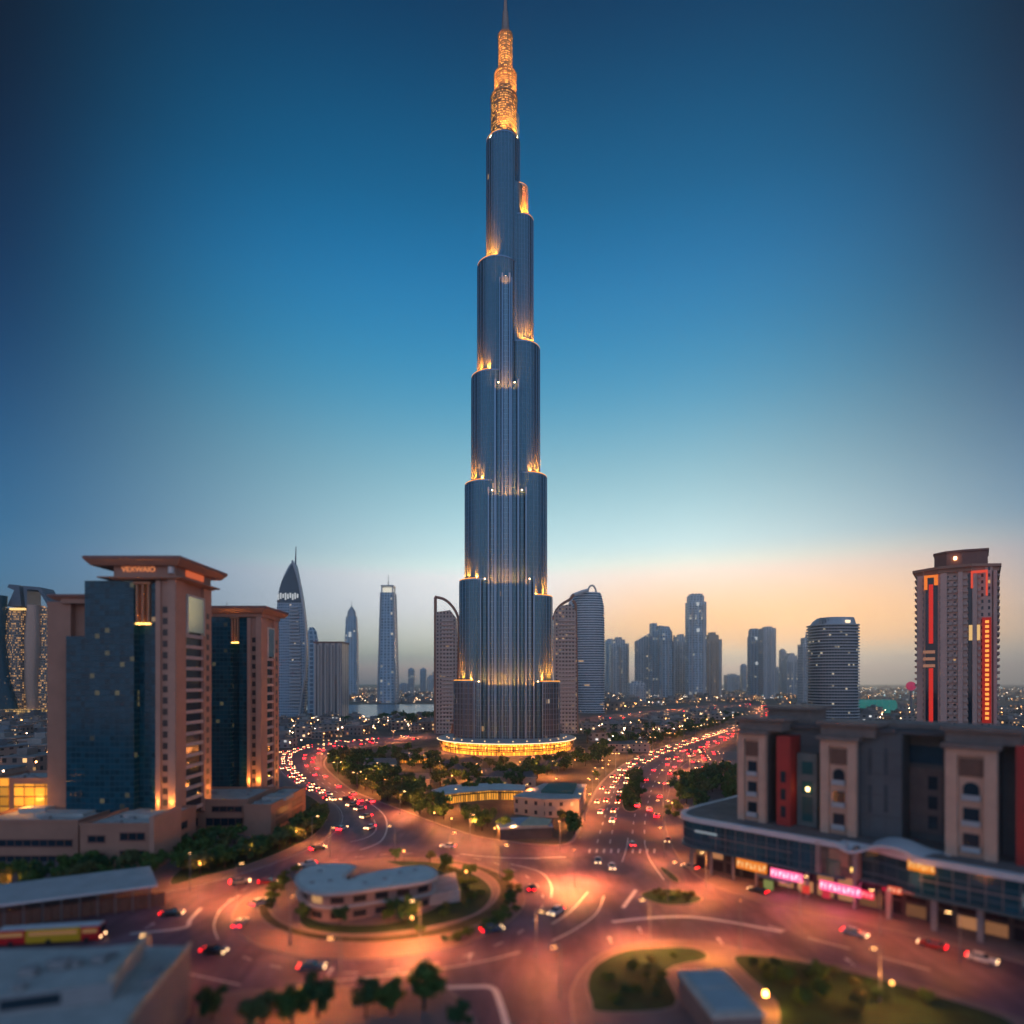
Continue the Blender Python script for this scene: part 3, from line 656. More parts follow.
# low stone podium buildings in front of the office towers
rib = facade('ribbon_windows', (.36, .215, .175), (.02, .022, .028), 7, 3.7, .82, .42, lit=.02, ls=.5, gr=.15)
def low_block(label, px0, px1, YF, zt, yd, name='podium_building', zb=.15, pv=.7, bands=True, roofbits=(), x1b=None, m_=None):
    x0, x1 = X_(px0, YF), X_(px1, YF); t = thing(name, label, 'building', ((x0 + x1) / 2, YF + yd / 2, zb))
    b = MB(); b.box(x0, x1, YF, YF + yd, zb, zt - pv); b.build('wall', m_ or brown, t)
    b = MB(); b.box(x0 - .15, x1 + .15, YF - .15, YF + .25, zt - pv, zt + .15); b.box(x0 - .15, x1 + .15, YF + yd - .25, YF + yd + .15, zt - pv, zt + .15)
    b.box(x0 - .15, x0 + .25, YF + .25, YF + yd - .25, zt - pv, zt + .15); b.box(x1 - .25, x1 + .15, YF + .25, YF + yd - .25, zt - pv, zt + .15); b.build('parapet', m_ or brown, t)
    b = MB(); b.box(x0 + .25, x1 - .25, YF + .25, YF + yd - .25, zt - pv, zt - pv + .05)
    for fx, fy, sx, sy, h in roofbits:
        xx, yy = x0 + fx * (x1 - x0), YF + fy * yd; b.box(xx, xx + sx, yy, yy + sy, zt - pv + .05, zt - pv + h)
    b.build('roof', roofg, t)
    for k in range(7):
        rr = random.Random(k + int(YF) + int(px0)); unit(t, rr.uniform(x0 + 2, x1 - 2), rr.uniform(YF + 2, YF + yd * .8), zt - pv + .06, rr.uniform(.5, 1.0))
    return t, x0, x1
def windows(t, rects, YF, m_=dglass, side=None):
    for x0, x1, z0, z1 in rects:
        b = MB()
        if side is None: b.box(x0, x1, YF - .02, YF + .5, z0, z1)
        else: b.box(side - .5, side + .02, x0, x1, z0, z1)
        o = b.build('window', m_, t); f = MB()
        if side is None:
            f.box(x0 - .15, x1 + .15, YF - .22, YF - .03, z0 - .3, z0); f.box(x0 - .15, x1 + .15, YF - .22, YF - .03, z1, z1 + .25)
            n = max(2, int((x1 - x0) / 2.2))
            for i in range(n + 1): x = x0 + (x1 - x0) * i / n; f.box(x - .07, x + .07, YF - .12, YF - .03, z0, z1)
        else: f.box(side + .03, side + .2, x0, x1, z0 - .3, z0); f.box(side + .03, side + .2, x0, x1, z1, z1 + .25)
        f.build('frame', brown_d, o)
t, x0, x1 = low_block('brown block with two rows of wide dark windows and a grey skylight roof', 80, 150, 165, 12.3, 24, roofbits=((.3, .4, 9, 5, 1.1),))
windows(t, [(X_(88, 165), X_(105, 165), Z_(842, 165), Z_(836, 165)), (X_(120, 165), X_(145, 165), Z_(840, 165), Z_(833, 165)), (X_(120, 165), X_(145, 165), Z_(858, 165), Z_(851, 165)), (X_(88, 165), X_(105, 165), Z_(860, 165), Z_(854, 165))], 165)
windows(t, [(168, 174, 3, 5), (168, 174, 7, 9), (178, 184, 3, 5), (178, 184, 7, 9)], 165, side=x1)
b = MB(); b.box(x1 + .16, x1 + 1.4, 164.4, 178, .15, 14.2); b.build('end_wall', pinkst, t)
t, x0, x1 = low_block('long low brown building with ribbon windows at the left edge of the picture', -30, 78, 172, 11.6, 26, roofbits=((.4, .3, 14, 6, .9), (.1, .5, 8, 5, 1.4)))
windows(t, [(x0 + 1, x1 - 1.5, Z_(846, 172), Z_(840, 172)), (x0 + 1, x1 - 1.5, Z_(866, 172), Z_(856, 172))], 172)
t, x0, x1 = low_block('recessed brown wing with ribbon windows between two brown blocks', 165, 247, 203, 11.5, 24)
windows(t, [(X_(176, 203), X_(205, 203), 7.6, 9.2), (X_(212, 203), X_(242, 203), 7.6, 9.2), (X_(206, 203), X_(243, 203), 3, 5.4), (X_(172, 203), X_(198, 203), 3, 5.4)], 203)
t, x0, x1 = low_block('brown corner block with side windows beside the left avenue', 244, 271, 201, 10.2, 34, roofbits=((.2, .3, 8, 8, 1.2),))
windows(t, [(205, 216, 5.6, 7.6), (220, 231, 5.6, 7.6), (205, 216, 2, 4), (220, 231, 2, 4)], 201, side=x1, m_=mat('dim_red_window', (.16, .07, .06), .4))
t, x0, x1 = low_block('glazed hall glowing orange from inside beside the tall brown tower', -12, 57, 190, 20.5, 16)
hg = facade('hall_glow', (.2, .09, .03), (.5, .25, .05), 3.2, 3.0, .9, .86, lit=.96, litcol=(1, .38, .03), ls=1.15)
b = MB(); b.box(X_(15, 190), X_(54, 190), 189.5, 189.95, 10, Z_(784, 190)); b.build('lit_window', hg, t)
b = MB(); b.box(X_(-10, 190), X_(9, 190), 189.5, 189.95, 10, Z_(778, 190)); b.build('lit_window', hg, t)
light('POINT', Vector((X_(34, 190), 186.5, 14)) - ORG[t.name], 1500, (1, .4, .06), t, 1)

# long low canopy by the road
cp = [G(-70, 916, 5.2), G(158, 887, 5.2), G(150, 868, 5.2), G(5, 886, 5.2), G(-70, 893, 5.2)]
t = thing('bus_shelter', 'long flat pale canopy along the pavement in front of dark trees', 'canopy', (*cp[0], .15))
b = MB(); b.prism(cp, 5.25, 5.7, 0, 1); b.build('roof', [white, mat('canopy_membrane', (.42, .42, .41), .8, var=.12, scale=.3)], t)
for i in range(12):
    b = MB(); q = Vector(cp[0]).lerp(Vector(cp[1]), (i + .3) / 12); b.cyl(q.x, q.y + 1.2, .14, .15, 5.2, 8); b.build('post', metal, t)
b = MB(); q0, q1 = Vector(cp[0]), Vector(cp[1])
for i in range(22):
    a, c = q0.lerp(q1, i / 22), q0.lerp(q1, (i + .9) / 22); b.prism([(a.x, a.y + 3), (c.x, c.y + 3), (c.x, c.y + 3.15), (a.x, a.y + 3.15)], .15, 3.2)
b.build('back_panel', mat('rust_panel', (.20, .09, .06), .7), t)

def pipes(t, pts, z):
    b = MB()
    for a, c in zip(pts, pts[1:]): b.tube((*a, z), (*c, z), .14, n=6)
    b.build('roof_pipe', metal, t)
# flat grey building at the bottom left
t = thing('flat_roofed_building', 'flat grey roofed building in the bottom corner beside the road', 'building', (-55, 75, 0))
z1, z2 = 12.5, 10.2
up = [G(-40, 966, z1), G(145, 942, z1), G(112, 983, z1), G(-40, 1002, z1)]
lo = [G(-40, 950, z2), G(146, 946, z2), G(190, 946, z2), G(141, 1006, z2), G(110, 1050, z2), G(-60, 1050, z2)]
b = MB(); b.prism(lo, 0, z2, 0, 1); b.build('wall', [mat('grey_pink_wall', (.24, .19, .18), .8, var=.12), roofg], t)
b = MB(); b.prism(up, z2 + .02, z1, 0, 1); b.build('upper_storey', [mat('pale_grey_wall', (.30, .30, .30), .8, var=.1), roofg], t)
def edge_wall(b, p, q, wd, z0, z1):
    p, q = Vector(p), Vector(q); d = (q - p); d.normalize(); n = Vector((-d.y, d.x)) * wd / 2
    b.prism([tuple(p - n), tuple(q - n), tuple(q + n), tuple(p + n)], z0, z1)
b = MB(); edge_wall(b, up[1], up[2], .8, z1 + .02, z1 + .9); edge_wall(b, lo[2], lo[3], .5, z2 + .02, z2 + .6); edge_wall(b, lo[3], lo[4], .5, z2 + .02, z2 + .55); b.build('parapet', mat('sand_parapet', (.46, .36, .28), .8), t)
b = MB(); p, q = Vector(up[2]), Vector(up[3])
e, f = p.lerp(q, .35), p.lerp(q, .75); b.prism([(e.x, e.y - .12), (f.x, f.y - .12), (f.x, f.y + .3), (e.x, e.y + .3)][::-1], z2 + .6, z1 - .4); b.build('window', dglass, t)
for px, py, s in ((30, 975, 1.0), (60, 968, 1.2), (75, 966, .8), (100, 962, .9), (112, 957, .6), (150, 968, .8), (158, 955, .6), (20, 990, .7)):
    x, y = G(px, py, z1); zz = z1 if px < 140 else z2; unit(t, x, y, zz + .12, s)

# ------------------------------------------------------------------ skyline
def place(name, label, px, Y, group=None): return thing(name, label, 'tower', (X_(px, Y), Y, 0), group=group)
fbl = facade('far_blue_hazed', (.46, .55, .62), (.17, .25, .32), 9, 7, .62, .7, lit=.035, litcol=(.9, .8, .6), ls=.5)  # walls lightened and blued: distance haze put into the colour
fgr = facade('far_grey_hazed', (.64, .61, .59), (.20, .25, .30), 8, 6.5, .55, .72, lit=.035, litcol=(1, .75, .45), ls=.6)  # lightened likewise, part of the haze is in this grey
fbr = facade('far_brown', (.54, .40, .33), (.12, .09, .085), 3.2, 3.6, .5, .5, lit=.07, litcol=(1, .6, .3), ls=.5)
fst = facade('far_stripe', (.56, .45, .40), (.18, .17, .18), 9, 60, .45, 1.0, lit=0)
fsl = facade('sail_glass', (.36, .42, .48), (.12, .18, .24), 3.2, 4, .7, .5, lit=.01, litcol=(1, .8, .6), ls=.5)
steel = mat('pale_steel', (.42, .42, .43), .5, .3, var=.06, scale=.05)
pale = mat('pale_concrete', (.46, .37, .32), .75, var=.08, scale=.05)
# pointed sail tower
Y = 900; t = place('sail_tower', 'dark pointed sail shaped tower with a needle on top, beside brown block', 291, Y)
o = crom([(275, 718), (274.5, 680), (276, 630), (277.5, 600), (282, 580), (292.5, 562), (298, 580), (302.5, 606), (305.5, 640), (305, 680), (301, 718)], 4)
b = MB(); b.extrude_front([(X_(x, Y), max(0, Z_(y, Y))) for x, y in o], Y, Y + 12, 0, 0); b.build('body', fsl, t)
b = MB(); ed = crom([(306, 680), (306.5, 640), (303.5, 606), (299, 580), (293, 561)], 5, False)
for a, c in zip(ed, ed[1:]): b.tube((X_(a[0], Y), Y - 3, Z_(a[1], Y)), (X_(c[0], Y), Y - 3, Z_(c[1], Y)), 1.6, n=6)
ed = crom([(300, 718), (303.5, 690), (306, 672)], 5, False)
for a, c in zip(ed, ed[1:]): b.tube((X_(a[0], Y), Y - 3, Z_(a[1], Y)), (X_(c[0], Y), Y - 3, Z_(c[1], Y)), 1.6, n=6)
b.build('edge_rib', steel, t)
b = MB(); k = 0
while k < 30:
    z = Z_(608 + k * 3.4, Y); b.box(X_(290, Y), X_(298 + 3.2 * min(1, k / 12), Y), Y - 2.4, Y, z, z + 1.8); k += 1
b.build('balcony', steel, t)
b = MB(); b.extrude_front([(X_(277, Y), Z_(602, Y)), (X_(302, Y), Z_(602, Y)), (X_(299.5, Y), Z_(583, Y)), (X_(293, Y), Z_(563, Y)), (X_(282, Y), Z_(581, Y))], Y - 1.2, Y - .1); b.build('crown_panel', mat('slate_panel', (.07, .10, .13), .3, var=.1), t)
b = MB()
for i in range(9): b.box(X_(278 + i * 2.4, Y), X_(279.4 + i * 2.4, Y), Y - 2, Y - 1.3, Z_(600 - (i % 3), Y), Z_(594 - (i % 2), Y))
b.build('lit_window', emis('cool_window', (.8, .85, .9), .6), t)
b = MB(); b.tube((X_(293, Y), Y + 10, Z_(564, Y)), (X_(293.6, Y), Y + 10, Z_(545, Y)), 1.4, .5); b.build('mast', metal, t)
# brown slab block
Y = 880; t = place('apartment_block', 'wide brown slab block with vertical stripes between the sail tower and the creek', 324, Y)
b = MB(); b.box(X_(314, Y), X_(342, Y), Y, Y + 36, 0, Z_(643, Y)); b.build('body', fst, t)
b = MB(); b.box(X_(313.5, Y), X_(342.5, Y), Y - 1, Y + 37, Z_(643, Y), Z_(641.5, Y)); b.build('roof', brown_d, t)
b = MB()
for px in (318, 325, 331, 337.5): b.box(X_(px, Y), X_(px + 2, Y), Y - 3, Y, 0, Z_(645, Y))
b.build('pilaster', pale, t)
Y = 1000; t = place('apartment_block', 'slim round topped tower half hidden between sail tower and brown slab', 311, Y)
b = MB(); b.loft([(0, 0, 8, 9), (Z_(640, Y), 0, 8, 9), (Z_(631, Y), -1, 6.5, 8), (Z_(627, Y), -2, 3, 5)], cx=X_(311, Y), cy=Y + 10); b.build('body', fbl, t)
# tower with a domed top
Y = 1900; t = place('domed_tower', 'slim grey tower with small dome and finial across the creek', 350, Y); c = X_(350, Y)
b = MB(); b.loft([(0, 0, 20, 20), (Z_(640, Y), 0, 19.5, 20), (Z_(625, Y), 0, 17, 18), (Z_(616, Y), 0, 16, 16)], cx=c, cy=Y + 20, pw=4); b.build('body', fbl, t)
b = MB(); b.cyl(c, Y + 20, 14, Z_(616, Y), Z_(611, Y), 16, 0, r1=12); b.cyl(c, Y + 20, 12, Z_(611, Y), Z_(606, Y), 16, 0, r1=3); b.tube((c, Y + 20, Z_(606, Y)), (c, Y + 20, Z_(600, Y)), 1.2, .5); b.build('dome', steel, t)
b = MB(); b.box(c - 4, c + 4, Y - 1, Y, Z_(637, Y), Z_(632, Y)); b.build('lit_window', emis('cool_window', (.8, .85, .9), .6), t)
# tall tapering tower across the creek
Y = 1470; t = place('tapered_tower', 'tall tapering grey tower with an open square crown reflected in the creek', 386.5, Y); c = X_(386.5, Y)
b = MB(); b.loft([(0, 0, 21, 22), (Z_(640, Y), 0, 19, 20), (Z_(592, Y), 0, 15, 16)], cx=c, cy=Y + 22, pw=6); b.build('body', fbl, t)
b = MB()
for s in (-1, 1):
    for q in (-1, 1): b.tube((c + s * 21, Y + 22 + q * 22, 0), (c + s * 15, Y + 22 + q * 16, Z_(592, Y)), 2.2, 1.8, n=6)
b.build('corner_rib', steel, t)
b = MB()
for s in (-1, 1):
    for q in (-1, 1): b.box(c + s * 13 - 1.5, c + s * 13 + 1.5, Y + 22 + q * 13 - 1.5, Y + 22 + q * 13 + 1.5, Z_(592, Y), Z_(586, Y))
b.box(c - 15, c + 15, Y + 7, Y + 37, Z_(586, Y), Z_(584.5, Y)); b.build('crown', steel, t)
b = MB(); b.box(c - 11, c + 11, Y + 10, Y + 34, Z_(591, Y), Z_(587, Y)); b.build('lit_room', emis('pale_room', (.9, .85, .7), .9), t)
b = MB(); b.tube((c, Y + 22, Z_(584.5, Y)), (c, Y + 22, Z_(573, Y)), 1.3, .4); b.build('mast', metal, t)
# the pair of curved brown sail towers flanking the skyscraper
def sail(label, pts, arc, body, Y, flip):
    t = place('curved_tower', label, pts[0][0], Y)
    b = MB(); b.extrude_front([(X_(x, Y), max(0, Z_(y, Y))) for x, y in body], Y, Y + 26, 0, 0); b.build('body', fbr, t)
    b = MB()
    for q in (pts, crom(arc, 5, False)):
        for a, c in zip(q, q[1:]): b.tube((X_(a[0], Y), Y + 3, Z_(a[1], Y)), (X_(c[0], Y), Y + 3, Z_(c[1], Y)), 1.5, n=6)
    b.build('arched_frame', brown, t)
    b = MB(); y = max(p[1] for p in body[:2]) ; z = 10
    xs = [p[0] for p in body]
    while z < Z_(618, Y):
        b.box(X_(min(xs) + 5.5, Y), X_(max(xs) - (4 if not flip else 2), Y), Y - 1.1, Y - .02, z, z + 1.5); z += 3.8
    b.build('balcony', mat('balcony_stone', (.64, .50, .43), .7, var=.08), t)
sail('curved brown tower with open arched top left of the skyscraper', [(435, 736), (435, 597)], [(434.5, 596.5), (444, 599), (452, 606), (457.5, 616), (459, 628), (458.5, 660), (456.5, 700), (452, 735)],
     [(436, 735), (436, 612), (450, 610), (456, 618), (457.5, 640), (457, 675), (455, 705), (450, 735)], 600, False)
sail('curved brown tower tucked against the right side of the skyscraper', [(577.5, 734), (576, 604), (573, 600)], [(553.5, 620), (556, 611), (562, 604), (570, 599), (574, 594)],
     [(563, 735), (558, 705), (555, 670), (553.5, 640), (554, 614), (560, 606), (571, 604), (576, 612), (577, 735)], 600, True)
b = MB(); 
# silver tower with a loop
Y = 1000; t = place('silver_tower', 'rounded silver and blue glass tower with a small loop on its roof', 588, Y); c = X_(588, Y)
sv = facade('silver_bands', (.66, .66, .67), (.04, .075, .11), 9, 3.9, .99, .55, lit=.02, ls=.6, wr_=.4, gr=.1)
b = MB(); b.loft([(0, 6, 24, 24), (Z_(680, Y), 4, 26, 25), (Z_(630, Y), 3, 27, 26), (Z_(605, Y), 2, 27, 26), (Z_(594, Y), 1, 24, 24), (Z_(591.5, Y), 1, 22, 22)], cx=c, cy=Y + 26, pw=3); b.build('body', sv, t)
b = MB(); e = crom([(574, 718), (572.5, 680), (571, 630), (570.5, 600), (577, 594), (588, 590.5)], 5, False)
for a, q in zip(e, e[1:]): b.tube((X_(a[0], Y), Y - 4, Z_(a[1], Y)), (X_(q[0], Y), Y - 4, Z_(q[1], Y)), 3.2, n=6)
b.build('edge_frame', white, t)
b = MB(); e = [(593.5 + 4.2 * math.cos(R(a)), 591 - 7.5 * math.sin(R(a))) for a in range(0, 181, 18)]
for a, q in zip(e, e[1:]): b.tube((X_(a[0], Y), Y + 20, Z_(a[1], Y)), (X_(q[0], Y), Y + 20, Z_(q[1], Y)), 1.6, n=6)
b.build('roof_loop', steel, t)
# twisted pair at the far left
Y = 940
tf = facade('twin_bands', (.34, .27, .22), (.05, .05, .055), 2.8, 3.6, .66, .5, lit=.42, litcol=(1, .5, .17), ls=.85)
t = place('waisted_tower', 'pair of waisted towers joined side by side with gold lit windows', 24, Y)
b = MB(); b.loft([(0, -14, 27, 20), (Z_(690, Y), -9, 22, 19), (Z_(660, Y), -5, 17, 18), (Z_(630, Y), -4, 16, 18), (Z_(608, Y), -5, 17, 18)], cx=X_(12, Y), cy=Y + 20); b.build('body', tf, t)
b = MB(); b.loft([(0, -12, 21, 20), (Z_(690, Y), -5, 20, 19), (Z_(650, Y), 0, 17, 18), (Z_(615, Y), 1, 17, 18), (Z_(607, Y), 1, 17, 18)], cx=X_(38, Y), cy=Y + 24); b.build('body', tf, t)
b = MB(); b.loft([(0, 0, 8, 14), (Z_(680, Y), -3, 10, 14), (Z_(640, Y), -2, 12, 14), (Z_(605, Y), 0, 9, 14)], cx=X_(31.5, Y), cy=Y + 10); b.build('centre_sail', mat('copper_sail', (.45, .31, .24), .35, .4, var=.06), t)
b = MB(); b.loft([(0, 0, 26, 10), (Z_(680, Y), -6, 17, 10), (Z_(640, Y), -9, 11, 10), (Z_(596, Y), -8, 14, 10)], cx=X_(3, Y), cy=Y - 2); b.build('glass_sail', oglass2, t)
b = MB()
b.extrude_front([(X_(6, Y), Z_(606, Y)), (X_(20, Y), Z_(606, Y)), (X_(18, Y), Z_(585, Y)), (X_(8, Y), Z_(584, Y)), (X_(6, Y), Z_(587, Y)), (X_(13, Y), Z_(590, Y))], Y + 2, Y + 30)
b.extrude_front([(X_(24, Y), Z_(606, Y)), (X_(26, Y), Z_(606, Y)), (X_(26, Y), Z_(589, Y)), (X_(37, Y), Z_(590, Y)), (X_(47, Y), Z_(606, Y)), (X_(50, Y), Z_(606, Y)), (X_(39, Y), Z_(587, Y)), (X_(22, Y), Z_(585.5, Y))], Y + 2, Y + 30)
b.build('crown', mat('slate_crown', (.12, .14, .17), .5, .3), t)
b = MB(); b.box(X_(10, Y), X_(25, Y), Y - 1, Y + 2, Z_(610, Y), Z_(608, Y)); b.build('light_band', emis('gold_band', (1, .6, .2), 1.6), t)
b = MB(); b.box(X_(-4, Y), X_(44, Y), Y - 16, Y + 40, 0, 9); b.build('podium', facade('lit_podium', (.3, .2, .12), (.4, .25, .1), 3, 4, .7, .7, lit=.8, litcol=(1, .55, .15), ls=1.1), t)
# right hand skyline: label, px0, px1, top, depth, material, top style
SK = [('low pale tower with a notched top right of the silver tower', 606, 615, 640, 2300, fbl, 'flat'), ('grey tower with stepped shoulders behind the silver tower', 611, 629, 637, 2100, fgr, 'step'),
      ('grey slab with sloping top at the left of the central cluster', 637, 652, 632, 2000, fgr, 'slope'), ('tallest twin topped slab in the middle of the central cluster', 652, 664, 623, 1950, fbl, 'twin'),
      ('curved blue glass tower at the right of the central cluster', 661, 675, 626, 1850, fbl, 'round'), ('beige tower with stepped top left of the tall dark tower', 675, 690, 634, 2000, fgr, 'step'),
      ('tallest dark slim tower of the right skyline with a square cap', 689, 706.5, 594, 1800, fbl, 'cap'), ('pinkish tower with a ribbed crown right of the tall dark tower', 707, 722, 632, 1900, fbr, 'step'),
      ('left tower of a slim dark pair right of centre', 751, 761, 629, 1900, fbl, 'cap'), ('right tower of a slim dark pair right of centre', 763.5, 776, 628, 1850, fgr, 'flat'),
      ('thin needle like tower left of the stepped beige towers', 781, 786, 650, 2300, fgr, 'flat'), ('broad grey tower with a stepped top near the round white tower', 787, 800, 653, 2200, fgr, 'step'),
      ('slim tower with a small spire left of the round white tower', 803, 815, 635, 1500, fgr, 'spire'), ('small slim block beside the round white tower', 815, 820, 646, 1900, fgr, 'flat'),
      ('tiny far tower standing alone between two groups', 742, 747, 665, 2600, fbl, 'flat'), ('low far block with a flat roof between two groups', 727, 740, 675, 2600, fgr, 'flat'),
      ('low terrace block in front of the central cluster', 630, 646, 683, 1500, fgr, 'flat'), ('brown low block behind the beige stepped tower', 664, 690, 676, 2300, fbr, 'flat'),
      ('dark tower at the left of the far creek skyline', 408, 414, 669, 2600, fbl, 'flat'), ('middle tower of the far creek skyline', 420, 426, 669, 2600, fbl, 'flat'),
      ('right tower of the far creek skyline, with a sloping top', 427, 434, 671, 2500, fgr, 'slope'), ('low wide block at the left end of the far creek skyline', 398, 408, 684, 2600, fbl, 'flat'),
      ('squat grey tower right behind the central cluster', 641, 648, 640, 2400, fgr, 'flat'), ('low pale tower between the slim pair and the stepped towers', 776, 781, 668, 2500, fgr, 'flat'),
      ('far pale block beyond the stepped towers', 794, 803, 664, 2700, fbl, 'round')]
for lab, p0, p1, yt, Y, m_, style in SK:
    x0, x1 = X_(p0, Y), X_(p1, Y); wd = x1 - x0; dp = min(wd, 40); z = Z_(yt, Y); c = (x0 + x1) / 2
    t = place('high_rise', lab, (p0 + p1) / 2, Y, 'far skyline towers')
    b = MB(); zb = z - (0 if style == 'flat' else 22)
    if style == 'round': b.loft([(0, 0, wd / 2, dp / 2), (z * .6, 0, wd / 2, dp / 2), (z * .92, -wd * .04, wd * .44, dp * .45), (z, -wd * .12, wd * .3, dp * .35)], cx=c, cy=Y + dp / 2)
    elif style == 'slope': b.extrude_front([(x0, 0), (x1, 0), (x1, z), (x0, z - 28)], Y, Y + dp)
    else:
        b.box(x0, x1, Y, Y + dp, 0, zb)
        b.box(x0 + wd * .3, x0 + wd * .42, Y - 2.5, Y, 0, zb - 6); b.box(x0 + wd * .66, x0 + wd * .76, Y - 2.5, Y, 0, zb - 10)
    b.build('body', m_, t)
    if style not in ('round', 'slope'):
        b = MB()
        if style == 'flat': b.box(x0 + wd * .25, x1 - wd * .25, Y + 3, Y + dp - 3, z, z + 5)
        elif style == 'step': b.box(x0 + wd * .12, x1 - wd * .2, Y + 2, Y + dp - 2, zb, z - 8); b.box(x0 + wd * .3, x1 - wd * .38, Y + 4, Y + dp - 4, z - 8, z)
        elif style == 'twin': b.box(x0, x0 + wd * .42, Y, Y + dp, zb, z); b.box(x1 - wd * .45, x1, Y + 3, Y + dp, zb, z - 8)
        elif style == 'cap': b.box(x0 + wd * .08, x1 - wd * .12, Y + 2, Y + dp - 2, zb, z - 3); b.box(x0 + wd * .16, x1 - wd * .2, Y + 4, Y + dp - 4, z - 3, z + 2)
        elif style == 'spire': b.box(x0 + wd * .2, x1 - wd * .2, Y + 4, Y + dp - 4, zb, z - 6); b.tube((c, Y + dp / 2, z - 6), (c, Y + dp / 2, z + 10), 3, .4)
        b.build('crown', m_, t)
    b = MB()
    for f0, f1 in ((.02, .09), (.46, .56), (.9, .97)) if len(lab) % 2 else ((.14, .2), (.78, .92)): b.box(x0 + wd * f0, x0 + wd * f1, Y - 4, Y - 2.6 if style not in ('round',) else Y + 6, 0, (zb if style != 'slope' else z - 30) * (.93 if f0 < .5 else .97))
    b.build('pilaster', steel if len(lab) % 3 else pale, t)
    if style == 'cap':
        b = MB(); b.box(c - 5, c + 4, Y - 1.2, Y - .1, z - 34, z - 24); b.box(c - 4, c + 5, Y - 1.2, Y - .1, z - 110, z - 100); b.build('lit_window', emis('cool_window', (.8, .85, .9), .6), t)
# round white tower
Y = 700; t = place('round_tower', 'rounded pale tower ringed with many white balcony bands and a drum on its roof', 843, Y); c = X_(843.5, Y)
H = Z_(624, Y); b = MB(); b.loft([(0, 0, 25, 22), (H, 0, 25, 22)], cx=c, cy=Y + 24, pw=2.8, n=40); b.build('body', facade('round_glass', (.14, .15, .16), (.03, .045, .06), 3, 3.4, .8, .9, lit=.05, litcol=(1, .85, .6), ls=.5), t)
b = MB(); z = 6
while z < H: b.loft([(z, 0, 26.6, 23.6), (z + 1.3, 0, 26.6, 23.6)], cx=c, cy=Y + 24, pw=2.8, n=40); z += 3.4
b.build('balcony', mat('balcony_white', (.42, .43, .44), .6, var=.06), t)
b = MB(); b.loft([(H, 0, 24, 20), (H + 5, 1, 22, 18), (Z_(616, Y), 3, 19, 16)], cx=c, cy=Y + 24, n=32); b.build('roof_drum', steel, t)
b = MB()
for i in range(5): b.box(c - 22 + i * 3, c - 21 + i * 3, Y + 8, Y + 10, H + 1, H + 8 - i * .6)
b.build('roof_frame', metal, t)
b = MB(); b.box(c + 5, c + 10, Y + 4, Y + 5.8, H + 2, H + 5); b.build('lit_window', emis('warm_room', (1, .75, .5), 1.6), t)
# brown residential tower with red light strips
Y = 320; t = place('residential_tower', 'tall brown tower with flared flat roof and glowing red vertical light strips', 954, Y)
t.rotation_euler.z = R(-37); t.scale.x = .80
H = Z_(569, Y)
xL, xR = X_(914, Y), X_(997, Y); mid = X_(952, Y)
rw = facade('brown_windows', (.56, .35, .28), (.05, .045, .05), 3.6, 3.3, .34, .5, lit=.015, ls=.6)
bw = mat('residential_stone', (.60, .38, .31), .75, var=.1, scale=.1)
pl = [(xL, Y + 6), (xL + 4, Y + 1.5), (X_(938, Y), Y - 1), (X_(970, Y), Y - 1), (xR - 3, Y + 2), (xR, Y + 7), (xR, Y + 36), (xL, Y + 36)]
b = MB(); b.prism(pl, 0, H); b.build('body', rw, t)
for p0, p1, dy in ((915, 924, 3.0), (940, 947, -1), (958, 963, -1), (972.5, 977, -.6), (993, 996.5, 3.2)):
    b = MB(); b.box(X_(p0, Y), X_(p1, Y), Y + dy - 1.2, Y + dy + 1.5, 0, H - 2); b.build('pilaster', bw, t)
for p0, p1, dy in ((947.5, 952, -.95), (953.5, 957.5, -.95), (963.5, 968, -.95), (978, 980.5, -.2)):
    b = MB(); z = 20
    while z < H - 5: b.box(X_(p0, Y), X_(p1, Y), Y + dy - 1.0, Y + dy - .1, z, z + 1.3); z += 3.3
    b.build('balcony_stack', mat('balcony_brown', (.52, .36, .30), .7, var=.1), t)
b = MB(); b.box(X_(924.5, Y), X_(939, Y), Y - .9, Y + 2, 0, H - 3); b.box(X_(968.5, Y), X_(972, Y), Y - 1.4, Y + 2, 0, H - 3); b.build('glass_recess', dglass, t)
for e_, n_ in ((xL, 1), (xR, -1)):
    b = MB(); z = 18
    while z < H - 3: b.box(e_ - 1.3 if n_ > 0 else e_ + .02, e_ - .02 if n_ > 0 else e_ + 1.3, Y + 7, Y + 34, z, z + 1.2); z += 3.3
    b.build('side_balcony', mat('balcony_brown', (.52, .36, .30), .7), t)
red = emis('red_neon', (1, .03, .012), .6)
b = MB(); b.box(X_(928, Y), X_(932.5, Y), Y - 1.35, Y - .95, Z_(728, Y), Z_(668, Y)); b.box(X_(928, Y), X_(932.5, Y), Y - 1.35, Y - .95, Z_(643, Y), Z_(583, Y)); b.build('red_strip', red, t)
b = MB(); b.box(X_(982, Y), X_(991, Y), Y - .5, Y + .2, Z_(722, Y), Z_(619, Y)); o = b.build('red_strip', mat('red_backing', (.35, .03, .02), .5, em=(1, .03, .01), es=.22), t)
b = MB(); y = 622
while y < 720: b.box(X_(985, Y), X_(988.6, Y), Y - .8, Y - .52, Z_(y + 2.6, Y), Z_(y, Y)); y += 4.7
b.build('orange_light', emis('orange_dot', (1, .36, .06), 1.4), o)
orr = emis('orange_arch', (1, .22, .02), .9)
